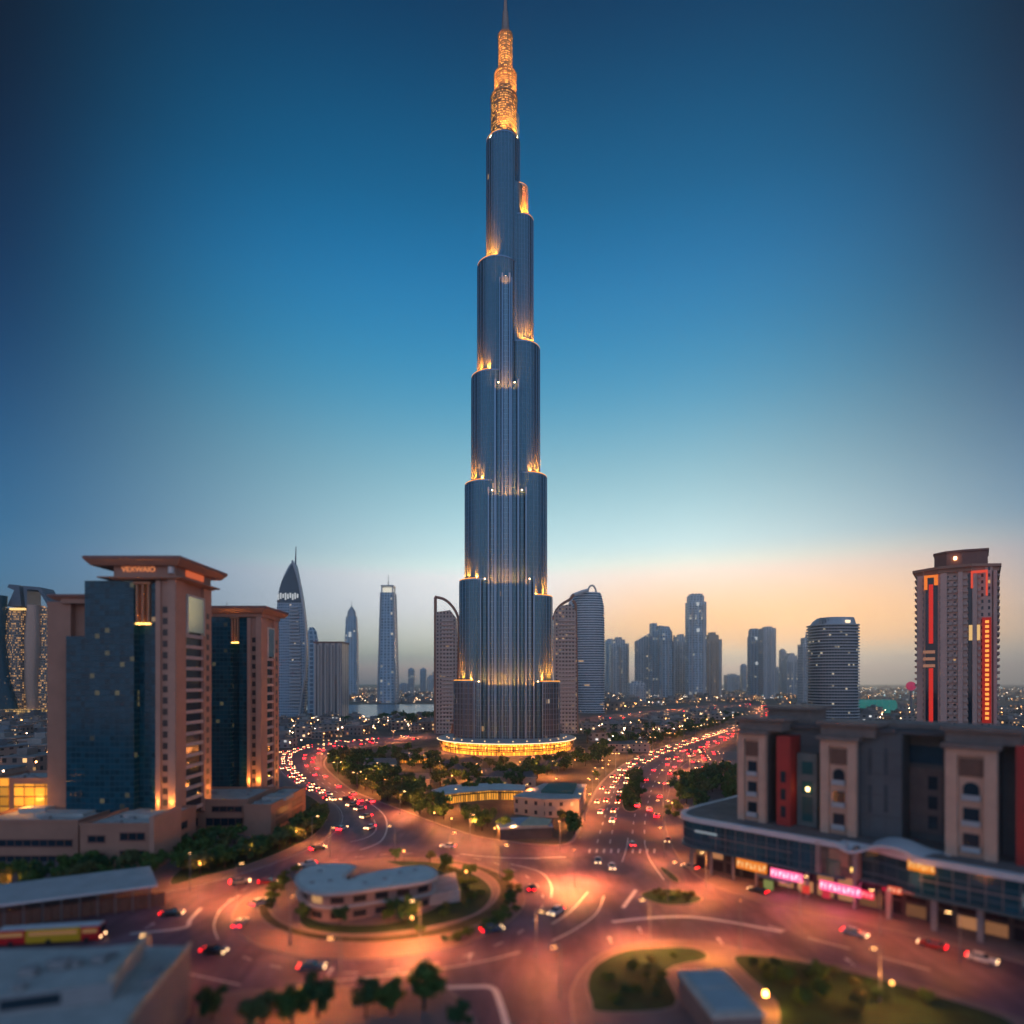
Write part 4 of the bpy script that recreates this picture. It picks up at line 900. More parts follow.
b = MB(); b.box(X_(923, Y), X_(926.5, Y), Y - 1.5, Y - .92, Z_(588, Y), Z_(576, Y)); b.box(X_(933.5, Y), X_(937.5, Y), Y - 1.5, Y - .92, Z_(584, Y), Z_(576, Y)); b.box(X_(923, Y), X_(937.5, Y), Y - 1.5, Y - .92, Z_(576, Y), Z_(573.6, Y)); b.build('orange_arch', orr, t)
b = MB(); b.box(X_(971, Y), X_(973, Y), Y - 2.1, Y - 1.45, Z_(590, Y), Z_(575.5, Y)); b.box(X_(985.5, Y), X_(987.5, Y), Y - 2.1, Y - 1.45, Z_(598, Y), Z_(575.5, Y)); b.box(X_(971, Y), X_(987.5, Y), Y - 2.1, Y - 1.45, Z_(575.5, Y), Z_(573, Y)); b.build('red_frame', mat('red_frame_glow', (.3, .05, .03), .5, em=(1, .08, .03), es=.7), t)
b = MB(); b.box(X_(969, Y), X_(980, Y), Y - 1.7, Y - 1.42, Z_(641, Y), Z_(626, Y)); b.build('lit_balcony', emis('amber_room', (1, .6, .22), .8), t)
b = MB()
for y in (653, 660, 667): b.box(X_(922, Y), X_(934.5, Y), Y - 1.8, Y - .93, Z_(y, Y), Z_(y - 3, Y))
b.build('sky_terrace', mat('terrace_lit_glow', (.4, .2, .13), .6, em=(1, .4, .2), es=.25), t)  # slabs are no lamps: light falling on the terraces put in as emission
b = MB(); b.prism([(xL - 2.2, Y + 3), (X_(938, Y), Y - 4), (X_(972, Y), Y - 4), (xR + 2, Y + 4), (xR + 2, Y + 38), (xL - 2.2, Y + 38)], H, H + 1.4); b.prism([(xL - 1, Y + 4), (X_(938, Y), Y - 2.5), (X_(972, Y), Y - 2.5), (xR + 1, Y + 5), (xR + 1, Y + 37), (xL - 1, Y + 37)], H - 2, H); b.build('canopy_roof', brown, t)
zt = Z_(552, Y + 6); at = crom([(925, Y + 7), (938, Y + 3), (954, Y + 3), (979, Y + 6), (979, Y + 26), (925, Y + 26)], 1)
b = MB(); b.prism([(X_(p, Y + 6), y) for p, y in at], H + 1.4, zt - 1); b.prism([(X_(p, Y + 6) * 1.0 + (1 if p > 950 else -1) * .6, y - .6 if y < Y + 20 else y) for p, y in at], zt - 1, zt); b.build('attic', brown_d, t)
b = MB(); b.cyl(X_(951, Y + 3), Y + 2.2, .9, zt - 5, zt - 3.4, 8); b.build('roof_lamp', emis('roof_lamp_glow', (1, .55, .25), 6), t)

# ------------------------------------------------------------------ corner mall on the right
MA = Vector((47.5, 165, 0)); MUX = Vector((.6976, -.7166)); MN = Vector((-.7166, -.6976))
mall_rot = math.atan2(MUX.y, MUX.x)
ml = thing('corner_mall', 'large grey and beige building on a curved blue glass base with lit signs', 'building', (MA.x, MA.y, .15), mall_rot)
ORG[ml.name] = Vector()
def U(px, n):                                # along-front coordinate of the plane n metres in front of the base line
    k = (px - 512) / F; p0 = Vector((MA.x, MA.y)) + MN * n
    return (k * p0.y - p0.x) / (MUX.x - k * MUX.y)
def YU(u, n): return MA.y + MN.y * n + MUX.y * u
def ZM(py, u, n): return Z_(py, YU(u, n)) - .15
# local axes: x along front (u), -y outward (n = -y)
zr = 14.4
def lp(pts): return [(u, -n) for u, n in pts]
front = [(-4.5, -22), (-4.8, -12), (-4.2, -5), (-2.2, -.6), (1.5, 1.2), (6, 1.4)]
foot = lp(crom(front, 4, False) + [(37.8, 1.4), (37.8, -.8), (44.5, -.8), (52, 2.2), (96, 2.2), (96, -40), (-4, -40)])
b = MB(); b.prism(foot, 6.9, zr - 1.2); b.build('glass_band', facade('mall_glass', (.03, .10, .13), (.010, .065, .095), 2.6, 2.75, .95, .86, lit=.03, litcol=(.7, .85, .9), ls=.12, wr_=.35, gr=.12, sp=.25), ml)
b = MB(); b.prism(offset_poly(foot, -.55), 6.3, 6.88); b.build('band_base', mat('teal_trim', (.05, .12, .15), .4, .2, var=.08), ml)
b = MB(); b.prism(offset_poly(foot, -.9), zr - 1.2, zr); o = b.build('roof_rim', white, ml)
b = MB(); b.sheet(offset_poly(foot, .6), zr + .02); b.build('deck', mat('deck_roof', (.17, .14, .13), .85, var=.25, scale=.2), ml)
gl = lp([(-2, -8), (0, -3), (5, -3), (95, -3), (95, -38), (-2, -38)])
b = MB(); b.prism(gl, 0, 6.3); b.build('ground_floor', facade('shop_fronts', (.05, .04, .045), (.02, .02, .028), 4.5, 3.1, .8, .8, lit=.30, litcol=(1, .42, .18), ls=.4), ml)
b = MB()
for u in (0.5, 6, 12, 18, 30, 40): b.cyl(u, -.2, .38, 0, 6.3, 12)
for u in (47, 55, 62.5, 70, 78): b.box(u - .5, u + .5, -1.9, -.9, 0, 6.3)
b.build('column', mat('column_stone', (.22, .2, .2), .7), ml)
b = MB()                                     # mullions
for i in range(12): u = 8 + i * 2.6; b.box(u - .06, u + .06, -1.56, -1.42, 6.9, zr - 1.2)
for i in range(16): u = 53 + i * 2.6; b.box(u - .06, u + .06, -2.36, -2.22, 6.9, zr - 1.2)
b.box(6, 27, -1.6, -1.41, 9.9, 10.15); b.box(52.5, 95, -2.4, -2.21, 9.7, 9.95); b.build('mullion', metal, ml)
b = MB(); b.box(U(694, 2), U(716, 2), -1.66, -1.43, 10.6, 11.1); b.build('light_line', emis('cool_line', (.6, .75, .85), .35), ml)
# entrance bay
u0, u1 = U(819, 1.6), U(856, 1.6)
b = MB(); b.box(u0 - .6, u0 + .5, -2.3, .6, 6.9, zr - .4); b.box(u1 - .5, u1 + .4, -2.3, .6, 6.9, zr - .4); b.build('entrance_pier', mat('pier_stone', (.26, .2, .18), .75), ml)
b = MB(); b.box(u0 + .5, u1 - .5, -1.75, -1.42, 6.95, zr - 1.4); o = b.build('entrance_screen', mat('entrance_panel', (.16, .10, .08), .6, var=.35, scale=.8), ml)
b = MB(); uc = (u0 + u1) / 2
b.prism([(uc - 1.6, -1.95), (uc + 1.2, -1.95), (uc + 2.4, -1.95), (uc + 2.4, -1.77), (uc - 1.6, -1.77)], 9.2, zr - 1.6); b.build('copper_panel', mat('copper_panel', (.42, .2, .13), .5, var=.2), o)
b = MB(); b.cyl(uc - .6, -1.9, 1.5, 7.2, 10.4, 16); b.build('display', mat('sage_display', (.14, .17, .13), .5), o)
b = MB(); b.box(uc + 2.9, uc + 3.4, -2, -1.77, 8.5, 9.4); b.build('lantern', emis('amber_lantern', (1, .6, .15), 2.5), o)
# swooping white canopy over the recess
sw = crom([(37, 14.2), (39.5, 13.2), (42, 13.9), (45, 15.4), (48.5, 15.6), (53, 14.4), (57, 14.3)], 4, False)
b = MB()
for (a, za), (c, zc) in zip(sw, sw[1:]):
    for p, q in (([(a, -2.9, za), (c, -2.9, zc), (c, 6, zc + .2), (a, 6, za + .2)], 0), ([(a, -2.9, za - .6), (c, -2.9, zc - .6), (c, -2.9, zc), (a, -2.9, za)], 0)): b.face(p, 0)
    b.face([(a, 6, za - .4), (c, 6, zc - .4), (c, -2.9, zc - .6), (a, -2.9, za - .6)], 0)
b.build('swoop_canopy', white, ml)
# upper storeys: set-back mass and projecting bays
uL = U(739, -12); b = MB(); b.box(uL, 33, 12, 34, zr, 38.2); b.box(33, 47, 8.2, 34, zr, 38.4); b.box(47, 62, 15, 34, zr, 38.0); b.box(62, 95, 10, 34, zr, 38.2); b.build('upper_mass', greyr, ml)
b = MB(); b.box(U(736, -11), 34, 11, 35, 38.2, 39.2); b.box(46, 96, 9, 35, 38.2, 39.1); b.box(34, 46, 7.2, 35, 38.45, 39.3); b.build('upper_roof', greyd, ml)
b = MB()
for z in (19.5, 24.2, 28.9, 33.6): b.box(33.1, 46.9, 8.12, 8.195, z, z + .18); b.box(uL + .1, 32.9, 11.93, 11.995, z, z + .18)
for u in (36, 40.5, 43.8): b.box(u, u + .12, 8.13, 8.19, zr + .1, 38)
b.build('wall_joint', greyd, ml)
def bay(p0, p1, n, ztop, depth, arched):
    a, c = U(p0, n), U(p1, n); y = -n; h0, h1 = zr + .05, ztop; fw = (c - a) * .24
    b = MB(); b.box(a, a + fw, y, y + 1.4, h0, h1); b.box(c - fw, c, y, y + 1.4, h0, h1); b.box(a + fw, c - fw, y, y + 1.4, h1 - 1.3, h1); b.box(a + fw, c - fw, y + .9, y + 1.4, h0, h1 - 1.3)
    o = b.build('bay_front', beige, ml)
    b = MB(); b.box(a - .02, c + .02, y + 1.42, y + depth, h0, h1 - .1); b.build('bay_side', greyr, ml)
    b = MB(); b.box(a - .7, c + .7, y - .8, y + depth, h1, h1 + .9); b.box(a - .2, c + 3.6, y + 1.2, y + depth - .4, h1 + .95, h1 + 3.4); b.box(a - 1.0, c + 4.4, y + .3, y + depth + .6, h1 + 3.45, h1 + 4.3); b.build('bay_roof', mat('roof_taupe', (.20, .155, .135), .8), ml)
    zs = h0 + (h1 - h0) * .20; m0, m1 = a + fw + .25, c - fw - .25
    b = MB(); b.box(m0, m1, y + .55, y + .88, h1 - 5.6, h1 - 2.0); b.build('top_grille', mat('brown_grille', (.17, .085, .06), .7), o)
    w0, w1 = a + fw + (c - a) * .1, c - fw - (c - a) * .1; zz = h0 + 1.2
    for k in range(3):
        zt2 = zz + 3.6; b = MB(); 
        if k == 2 and arched:
            r = (w1 - w0) / 2; pts = [(w0, zz), (w1, zz)] + [((w0 + w1) / 2 + r * math.cos(R(q)), zt2 - r + r * math.sin(R(q))) for q in range(0, 181, 18)]
            b.extrude_front(pts, y + .72, y + .89)
        else: b.box(w0, w1, y + .72, y + .89, zz, zt2)
        q = b.build('window', dglass, o); b = MB(); b.box(w0 - .2, w1 + .2, y + .1, y + .7, zz - .1, zz + 1.0); b.build('balcony', mat('balcony_white', (.42, .43, .44), .6), q); zz += 5.2
    return a, c
a1, c1 = bay(737.5, 765, -4.5, 36.6, 9, False)
a2, c2 = bay(820, 856, -5.2, 36.3, 14, True)
a3, c3 = bay(945, 997, -3.6, 36.4, 14, True)
def panel(p0, p1, n, z0, z1, m_, nm='red_panel', holes=True):
    a, c = U(p0, n), U(p1, n); b = MB(); b.box(a, c, -n, -n + 7, z0, z1); o = b.build(nm, m_, ml)
    if holes:
        for z in (z0 + 2, z0 + 6.3, z0 + 10.6):
            b = MB(); b.box((a + c) / 2 - .65, (a + c) / 2 + .65, -n - .08, -n - .01, z, z + 2.8); b.build('window', dglass, o)
    return a, c
panel(776.5, 790, -5.5, zr + .05, 36.4, redm); panel(1016, 1046, -4.5, zr + .05, 37.5, redm)
a, c = panel(797, 817, -9, zr + .05, 32.3, mat('sage_wall', (.15, .17, .16), .75), 'window_wall', False)
for z, e in ((27.2, 0), (22.4, 1), (18.6, 0), (15.6, 0)):
    b = MB(); b.box(a + 1.2, c - 1.0, 8.9, 8.98, z, z + 3.1); o = b.build('window', mat('teal_glass', (.02, .10, .10), .12, var=.1), ml)
b = MB(); b.cyl((a + c) / 2 + .3, 8.7, .35, 23.2, 24.0, 8); b.build('lamp', warmlight, ml)
for p0, p1 in ((868, 872), (884, 888)):
    for y0, y1 in ((775, 748), (812, 785)):
        uu = U(p0, -8.2); b = MB(); b.box(uu, U(p1, -8.2), 8.1, 8.19, ZM(y0, uu, -8.2), ZM(y1, uu, -8.2)); b.build('window', mat('dim_glass', (.06, .075, .085), .2), ml)
a, c = U(905, -15), U(943, -15)
b = MB(); b.box(a, c, 14.7, 14.98, 31.5, 35.5); b.build('window', mat('blue_glass', (.015, .06, .10), .1), ml)
b = MB(); b.box(a + 1, c, 14.6, 14.98, 16, 30.5); o = b.build('recess_wall', mat('recess_taupe', (.16, .12, .115), .75), ml)
for k in range(3): b = MB(); b.box(a + 4.6, a + 6.4, 14.5, 14.59, 17 + k * 4.4, 20 + k * 4.4); b.build('window', dglass, o)
# penthouse boxes on the roof
b = MB(); b.box(U(768, -16), U(812, -16), 16, 26, 39.2, 42.6); b.box(U(764, -15), U(816, -15), 15, 27, 42.65, 43.5); b.box(U(880, -14), U(938, -14), 14, 27, 39.3, 40.4); b.build('penthouse', mat('roof_taupe', (.20, .155, .135), .8), ml)
# lit shop signs, each a box fixed to the front
def sign(p0, p1, ya, yb2, n, col, s, label, marks, mcol=(1, .8, .5)):
    a, c = U(p0, n), U(p1, n); z1, z0 = ZM(ya, (a + c) / 2, n), ZM(yb2, (a + c) / 2, n)
    h = max(.9, (z1 - z0) * .62); z0 = z1 - h - .2
    b = MB(); b.box(a, c, -n - .3, -n, z0, z0 + h); o = b.build('shop_sign', emis('sign_' + label, col, s * .8), ml)
    b = MB(); nn = marks
    for i in range(nn):
        x = a + (c - a) * (i + .3) / nn; wd = (c - a) / nn * .55
        b.box(x, x + wd * .35, -n - .4, -n - .31, z0 + h * .25, z0 + h * .75)
        if i % 3 != 1: b.box(x + wd * .35, x + wd, -n - .4, -n - .31, z0 + h * (.25 if i % 2 else .6), z0 + h * (.4 if i % 2 else .75))
    b.build('lettering', emis('letters_' + label, mcol, s), o)
    light('POINT', Vector(((a + c) / 2, -n - 2.2, z0 - .5)), 320 * s, col, ml, .6)
sign(737, 767, 860, 876, 2.0, (1, .24, .015), 1.0, 'orange', 7, (1, .72, .32)); sign(771, 803, 870, 884, 2.0, (1, .12, .30), 2.0, 'pink', 8, (1, .7, .75)); sign(820, 861, 883, 898, 2.0, (1, .10, .26), 2.0, 'rose', 9, (1, .7, .75))
sign(861.5, 874, 890, 902, 2.0, (1, .01, .06), 1.3, 'red', 3, (1, .5, .5)); sign(888, 902, 886, 896, 1.5, (1, .13, .05), .9, 'coral', 3)
sign(908, 935, 860, 877, 2.55, (1, .26, .01), 1.0, 'amber', 6, (1, .75, .3))
b = MB(); a, c = U(757, 3), U(792, 3); b.prism([(a, -1.0), (c, -1.0), (c, -4.2), (a, -4.2)], 3.5, 3.7); b.tube((a + .3, -4.0, 0), (a + .3, -4.0, 3.5), .08); b.tube((c - .3, -4.0, 0), (c - .3, -4.0, 3.5), .08); b.build('shop_awning', mat('awning_grey', (.16, .16, .17), .7), ml)
b = MB(); b.box(a + 1, a + 3.2, -1.6, -1.3, .2, 2.3); b.build('display', emis('green_display', (.35, .42, .12), .5), ml)
for u, cc in ((c + 1.6, (.9, .05, .03)), (c + 6, (.7, .02, .05))):
    b = MB(); b.box(u, u + 1.7, -1.4, -1.1, 1.2, 3); b.build('window_display', emis('red_display_%d' % int(u), cc, .7), ml)

# ------------------------------------------------------------------ building on the roundabout, kiosk, park buildings
zb = 6.6
ol = crom([(294, 880), (301, 870), (315, 864.5), (335, 862.5), (351, 864), (356, 867), (350, 872), (346, 877), (350, 879.5), (362, 874), (385, 869.5), (406, 866), (426, 865.5), (437, 871), (436, 878), (420, 883), (381, 888), (352, 892), (325, 893.5), (304, 890)], 3)
t = thing('curved_pavilion', 'low pavilion with a pale curled flat roof on the roundabout island', 'building', (*G(360, 905), .3))
rp = GP(ol, zb); rf = Vector((sum(p[0] for p in rp) / len(rp), sum(p[1] for p in rp) / len(rp)))
b = MB(); b.prism(offset_poly(rp, 1.3), .3, zb - .5); b.build('wall', facade('pavilion_wall', (.30, .18, .15), (.03, .03, .035), 4.6, 3.1, .6, .45, lit=.05, litcol=(1, .5, .2), ls=.5), t)
b = MB(); b.prism(rp, zb - .5, zb, 0, 0); b.build('roof', mat('pavilion_rim', (.50, .44, .41), .7, var=.08), t)
b = MB(); b.prism(offset_poly(rp, .9), zb + .01, zb + .12, 0, 0); o = b.build('roof_covering', mat('pavilion_roof', (.60, .58, .54), .8, var=.14, scale=.25), t)
b = MB(); b.prism(offset_poly(rp, .35), 3.3, 3.55); b.build('floor_band', mat('pavilion_rim', (.5, .44, .41), .7), t)
for px, py in ((320, 872), (330, 882), (400, 874), (385, 880), (415, 871), (312, 884), (365, 884)): x, y = G(px, py, zb); unit(t, x, y, zb + .13, .45)
x, y = G(312, 912); b = MB(); b.cyl(x, y - .6, .45, 2.6, 3.4, 10); b.build('wall_lamp', emis('wall_lamp_glow', (1, .42, .08), 30), t)
light('POINT', Vector((x, y - 1.6, 3)) - ORG[t.name], 2600, (1, .36, .06), t, .5)
b = MB(); q = GP([(430, 890), (455, 884), (460, 903), (428, 908)]); b.prism(q, .35, 3.0); b.build('terrace', mat('terrace_stone', (.34, .30, .29), .8), t)
# kiosk
zk = 4.6; kq = GP([(676, 970), (723, 969), (766, 1014), (712, 1016)], zk)
t = thing('flat_kiosk', 'small flat roofed kiosk with grey roof panels on the front lawn corner', 'kiosk', (*G(712, 1010), .2))
b = MB(); b.prism(offset_poly(kq, .35), .2, zk - .5); b.build('wall', mat('kiosk_wall', (.27, .17, .15), .8, var=.12), t)
b = MB(); b.prism(kq, zk - .5, zk); b.build('roof', mat('kiosk_rim', (.62, .46, .38), .8), t)
b = MB(); a_, b_, c_, d_ = [Vector(p) for p in offset_poly(kq, 1.0)]
for f0, f1 in ((.02, .52), (.58, .98)):
    b.prism([tuple(a_.lerp(d_, f0)), tuple(b_.lerp(c_, f0)), tuple(b_.lerp(c_, f1)), tuple(a_.lerp(d_, f1))], zk + .01, zk + .2)
b.build('roof_panel', mat('kiosk_panel', (.36, .40, .42), .7, var=.1), t)
for px, py, e in ((716, 963, 1300), (762, 1014, 1200)):
    x, y = G(px, py); light('POINT', Vector((x + (1.6 if px > 740 else 0), y + (1.2 if px < 740 else 0), 2.6)) - ORG[t.name], e, (1, .38, .05), t, .4)
x, y = G(758, 1008); b = MB(); b.cyl(x + .9, y - .6, .3, 2.2, 2.8, 8); b.build('wall_lamp', emis('wall_lamp_glow', (1, .42, .08), 30), t)
# park houses
def house(name, label, pts, h, wm_, rm, win=True, par=.4, cat='building'):
    q = GP(pts, h); cx, cy = sum(p[0] for p in q) / len(q), sum(p[1] for p in q) / len(q)
    t = thing(name, label, cat, (cx, cy, .15)); b = MB(); b.prism(q, .15, h - par); b.build('wall', wm_, t)
    b = MB(); b.prism(offset_poly(q, -.3), h - par, h, 0, 1); b.build('roof', [mat('sand_parapet', (.46, .36, .28), .8), rm], t); return t, q
hw = facade('house_windows', (.40, .28, .21), (.05, .04, .04), 4, 3.4, .3, .42, lit=.15, litcol=(1, .55, .2), ls=.8)
t, q = house('park_house', 'sand coloured two storey house with a green roof patch by the right avenue', [(514, 796), (545, 783), (586, 784), (579, 799), (545, 799)], 7, hw, roofg)
b = MB(); b.prism(GP([(541, 793), (549, 785), (577, 785), (573, 794)], 7.0), 7.02, 8.0, 0, 1); b.build('roof_garden', [mat('green_trim', (.05, .12, .10), .7), mat('green_roof', (.06, .15, .12), .8, var=.2)], t)
t, q = house('garden_kiosk', 'small kiosk with pale blue awning at the tip of the park', [(497, 824), (506, 818), (535, 817), (549, 820), (552, 826), (500, 828)], 4, mat('kiosk_dark', (.08, .06, .055), .7), mat('blue_awning', (.25, .34, .42), .7), par=.5)
b = MB(); q = GP([(518, 827), (548, 826), (552, 820), (530, 817)], 4.2); b.prism(q, 4.05, 4.5); b.build('awning', mat('cream_awning', (.55, .42, .28), .7), t)
light('POINT', Vector((*G(520, 834), 2.5)) - ORG[t.name], 900, ORANGE, t, .4)
t, q = house('long_pavilion', 'long low pavilion with pale curved roof among trees of the park', [(432, 790), (450, 785), (490, 783), (525, 785), (524, 790), (490, 789.5), (460, 792), (440, 795)], 4.5, nar2, mat('pavilion_roof', (.60, .58, .54), .8))
t, q = house('park_house', 'flat brown house behind trees left of the park pavilion', [(364, 764), (366, 758), (395, 758), (397, 764)], 6, hw, mat('brown_roof', (.20, .15, .13), .85))
t, q = house('park_house', 'low dark roofed hall just below the skyscraper podium', [(470, 776), (480, 768), (530, 769), (536, 777)], 5, hw, mat('dark_roof', (.10, .09, .09), .85))
t, q = house('park_house', 'pale flat roofed house right of the skyscraper podium', [(608, 744), (618, 740), (645, 740), (650, 744)], 6, hw, mat('dark_roof', (.10, .09, .09), .85))
t, q = house('park_house', 'terraced brown house in the middle of the park', [(395, 778), (400, 773), (428, 773), (430, 779)], 5, hw, mat('brown_roof', (.20, .15, .13), .85))
t, q = house('park_house', 'low terrace with lit restaurant front beside the park pavilion', [(400, 757), (405, 752), (432, 751), (436, 757)], 4, nar2, mat('brown_roof', (.20, .15, .13), .85))
for i, (px, py) in enumerate(((448, 770), (458, 776), (472, 765), (548, 772), (562, 768))):
    t = thing('park_tent', 'dark pointed tent roof in the park below the podium', 'tent', (*G(px, py), .16), group='pointed tents below the podium')
    b = MB(); b.cyl(0, 0, 7, 2.4, 5.6 + i % 2, 6, 0, r1=.3); b.build('roof', mat('tent_cloth', (.09, .085, .085), .8, var=.2), t, world=False)
    b = MB(); [b.cyl(6 * math.cos(R(a)), 6 * math.sin(R(a)), .12, 0, 2.5, 6) for a in range(0, 360, 60)]; b.build('pole', metal, t, world=False)

# ------------------------------------------------------------------ trees
leafm = []
for nm, c in (('olive', (.065, .12, .03)), ('deep', (.035, .09, .035)), ('dusty', (.09, .11, .04))):
    leafm.append(mat('leaves_' + nm, c, .8, var=.6, scale=.9, spec=.2))
def crown_mesh(seed, n, h, rad, leaf, kind):
    rnd = random.Random(seed); b = MB()
    if kind == 'palm':
        for k in range(15):
            a = 2 * math.pi * k / 15 + rnd.random() * .3; el = rnd.uniform(-.3, .8); prev = Vector((0, 0, h)); wd = .38
            for s in range(6):
                d = Vector((math.cos(a) * math.cos(el), math.sin(a) * math.cos(el), math.sin(el))); nx = prev + d * (rad / 5.2)
                sd = Vector((-math.sin(a), math.cos(a), 0)) * wd * (1 - s / 7.5)
                for sg in (-1, 1):
                    b.face([prev, nx, nx + sg * sd - Vector((0, 0, .28)), prev + sg * sd - Vector((0, 0, .28))])
                prev = nx; el -= .38
        return b
    lobes = []
    for i in range(12 if kind == 'round' else 6):
        a = rnd.uniform(0, 6.28); r = rnd.uniform(.25, .85) * rad
        lobes.append((Vector((r * math.cos(a), r * math.sin(a), h * (rnd.uniform(.36, .88) if kind == 'round' else rnd.uniform(.3, .6)))), rnd.uniform(.24, .48) * rad))
    lobes.append((Vector((0, 0, h * .62)), rad * .6))
    for i in range(n):
        c, r = rnd.choice(lobes)
        d = Vector((rnd.gauss(0, 1), rnd.gauss(0, 1), rnd.gauss(0, 1) * .8)); d.normalize()
        p = c + d * r * (rnd.random() ** .4) * rnd.uniform(.8, 1.12)
        if p.z < h * .18: p.z = h * .18 + rnd.random() * .5
        nn = (d + Vector((rnd.gauss(0, .6), rnd.gauss(0, .6), rnd.gauss(.3, .6)))); nn.normalize()
        t = nn.orthogonal(); t.normalize(); t = Matrix.Rotation(rnd.uniform(0, 6.28), 3, nn) @ t; u = nn.cross(t)
        s = leaf * rnd.uniform(.55, 1.25); b.face([p - t * s, p - u * s * .55, p + t * s, p + u * s * .6])
    return b
def trunk_mesh(seed, h, kind):
    rnd = random.Random(seed + 50); b = MB()
    if kind == 'palm':
        p = Vector((0, 0, 0))
        for s in range(6):
            q = Vector((.12 * s * math.sin(seed), .1 * s * math.cos(seed), h * (s + 1) / 6)); b.tube(p, q, .24 - .015 * s, .23 - .015 * s, 7); p = q
        return b
    b.tube((0, 0, 0), (0, 0, h * .42), .22, .15, 7)
    for k in range(5):
        a = k * 1.26 + rnd.random(); b.tube((0, 0, h * (.28 + .03 * k)), (math.cos(a) * h * .2, math.sin(a) * h * .2, h * rnd.uniform(.55, .72)), .1, .04, 5)
    return b
TREES = {}
def tree_proto(kind, var, n, h, rad, leaf, lm):
    root = bpy.data.objects.new({'palm': 'palm_tree', 'bush': 'bush'}.get(kind, 'tree'), None); COL.objects.link(root); ORG[root.name] = Vector()
    root['category'] = 'bush' if kind == 'bush' else 'tree'
    crown_mesh(var, n, h, rad, leaf, kind).build('crown', lm, root, world=False)
    trunk_mesh(var, h, kind).build('trunk', bark, root, world=False)
    return root
for v in range(4):
    TREES['near', v] = tree_proto('round', v, 1500, 6.2, 2.9, .36, leafm[v % 3])
    TREES['mid', v] = tree_proto('round', v + 10, 520, 6.5, 3.4, .62, leafm[v % 3])
    TREES['bush', v] = tree_proto('bush', v + 20, 320, 2.4, 1.9, .34, leafm[v % 3])
    TREES['palm', v] = tree_proto('palm', v + 30, 0, 7.5, 3.2, .3, leafm[(v + 1) % 3])
rt = random.Random(5)
def plant(kind, px, py, sc, label, group, z=.16):
    x, y = G(px, py); return dup(TREES[kind, rt.randrange(4)], (x, y, z), rt.uniform(0, 6.28), label, group, sc)
def inside(p, poly):
    c = False
    for i in range(len(poly)):
        a, b_ = poly[i - 1], poly[i]
        if (a[1] > p[1]) != (b_[1] > p[1]) and p[0] < (b_[0] - a[0]) * (p[1] - a[1]) / (b_[1] - a[1]) + a[0]: c = not c
    return c
def grove(kind, poly, n, s0, s1, label, group, mind=2.5, z=.16):
    W_ = GP(poly); xs, ys = [p[0] for p in W_], [p[1] for p in W_]; done = []; tries = 0
    while len(done) < n and tries < n * 60:
        tries += 1; p = (rt.uniform(min(xs), max(xs)), rt.uniform(min(ys), max(ys)))
        if not inside(p, W_) or any((p[0] - q[0]) ** 2 + (p[1] - q[1]) ** 2 < mind * mind for q in done) or (p[0] - pc) ** 2 + (p[1] - YT) ** 2 < 70 ** 2: continue
        done.append(p); dup(TREES[kind, rt.randrange(4)], (*p, z), rt.uniform(0, 6.28), label, group, rt.uniform(s0, s1))
# bottom row, one label each
for px, py, s, k, lab in ((262, 1036, 1.0, 'near', 'dark round tree at the left end of the row along the bottom edge'), (292, 1030, .95, 'near', 'second dark tree from the left in the row along the bottom edge'),
                       (318, 1020, 1.05, 'near', 'dark tree with full crown left of the gap in the bottom row'), (366, 1019, .9, 'near', 'dark tree just right of the gap in the bottom row'),
                       (392, 1017, .9, 'near', 'slim dark tree in the right half of the bottom row'), (424, 1011, 1.15, 'near', 'tallest dark tree of the bottom row, beside the white road line'),
                       (458, 1034, .7, 'near', 'small bush like tree at the right end of the bottom row'), (212, 1022, .8, 'near', 'small tree between the flat roofed building and the bottom row')):
    plant(k, px, py, s, lab, 'trees along the bottom edge')
for px, py, s, k, lab in ((340, 926, .62, 'near', 'small dark tree in front of the pavilion lamp wall'), (412, 922, .85, 'near', 'dark tree standing before the middle of the pavilion'), (420, 934, .6, 'bush', 'warm lit bush below the pavilion terrace'),
                       (304, 922, .6, 'near', 'small tree at the left end of the pavilion'), (446, 872, .7, 'near', 'round tree behind the right end of the pavilion'), (470, 880, .6, 'near', 'small tree on the roundabout lawn'),
                       (482, 896, .5, 'bush', 'low bush at the right rim of the roundabout lawn'), (395, 862, .6, 'near', 'tree behind the pavilion roof'), (430, 864, .55, 'near', 'tree behind the narrow end of the pavilion roof')):
    plant(k, px, py, s, lab, 'trees on the roundabout island', .32)
grove('bush', [(505, 872), (520, 890), (516, 915), (480, 938), (440, 946), (440, 942), (478, 932), (506, 910), (508, 890)], 26, .5, .8, 'low hedge bush along the right rim of the roundabout', 'hedge around the roundabout', 1.3, .22)
grove('near', [(300, 903), (330, 897), (350, 902), (420, 896), (424, 915), (400, 928), (340, 930), (306, 920)], 12, .45, .75, 'dark garden tree before the pavilion on the roundabout', 'trees on the roundabout island', 2.4, .32)
grove('bush', [(440, 868), (470, 872), (490, 890), (480, 908), (440, 918), (430, 905), (452, 890)], 22, .5, .9, 'low garden bush on the roundabout lawn right of the pavilion', 'bushes on the roundabout lawn', 1.6, .32)
grove('bush', [(262, 900), (275, 885), (290, 872), (300, 868), (290, 880), (275, 900), (272, 915)], 14, .5, .8, 'low hedge bush along the left rim of the roundabout', 'hedge around the roundabout', 1.3, .22)
grove('mid', [(178, 872), (250, 856), (292, 838), (316, 822), (322, 812), (326, 822), (316, 834), (292, 846), (250, 864), (190, 880)], 58, .6, 1.05, 'leafy tree on the verge between left offices and avenue', 'trees on the left verge', 3.0)
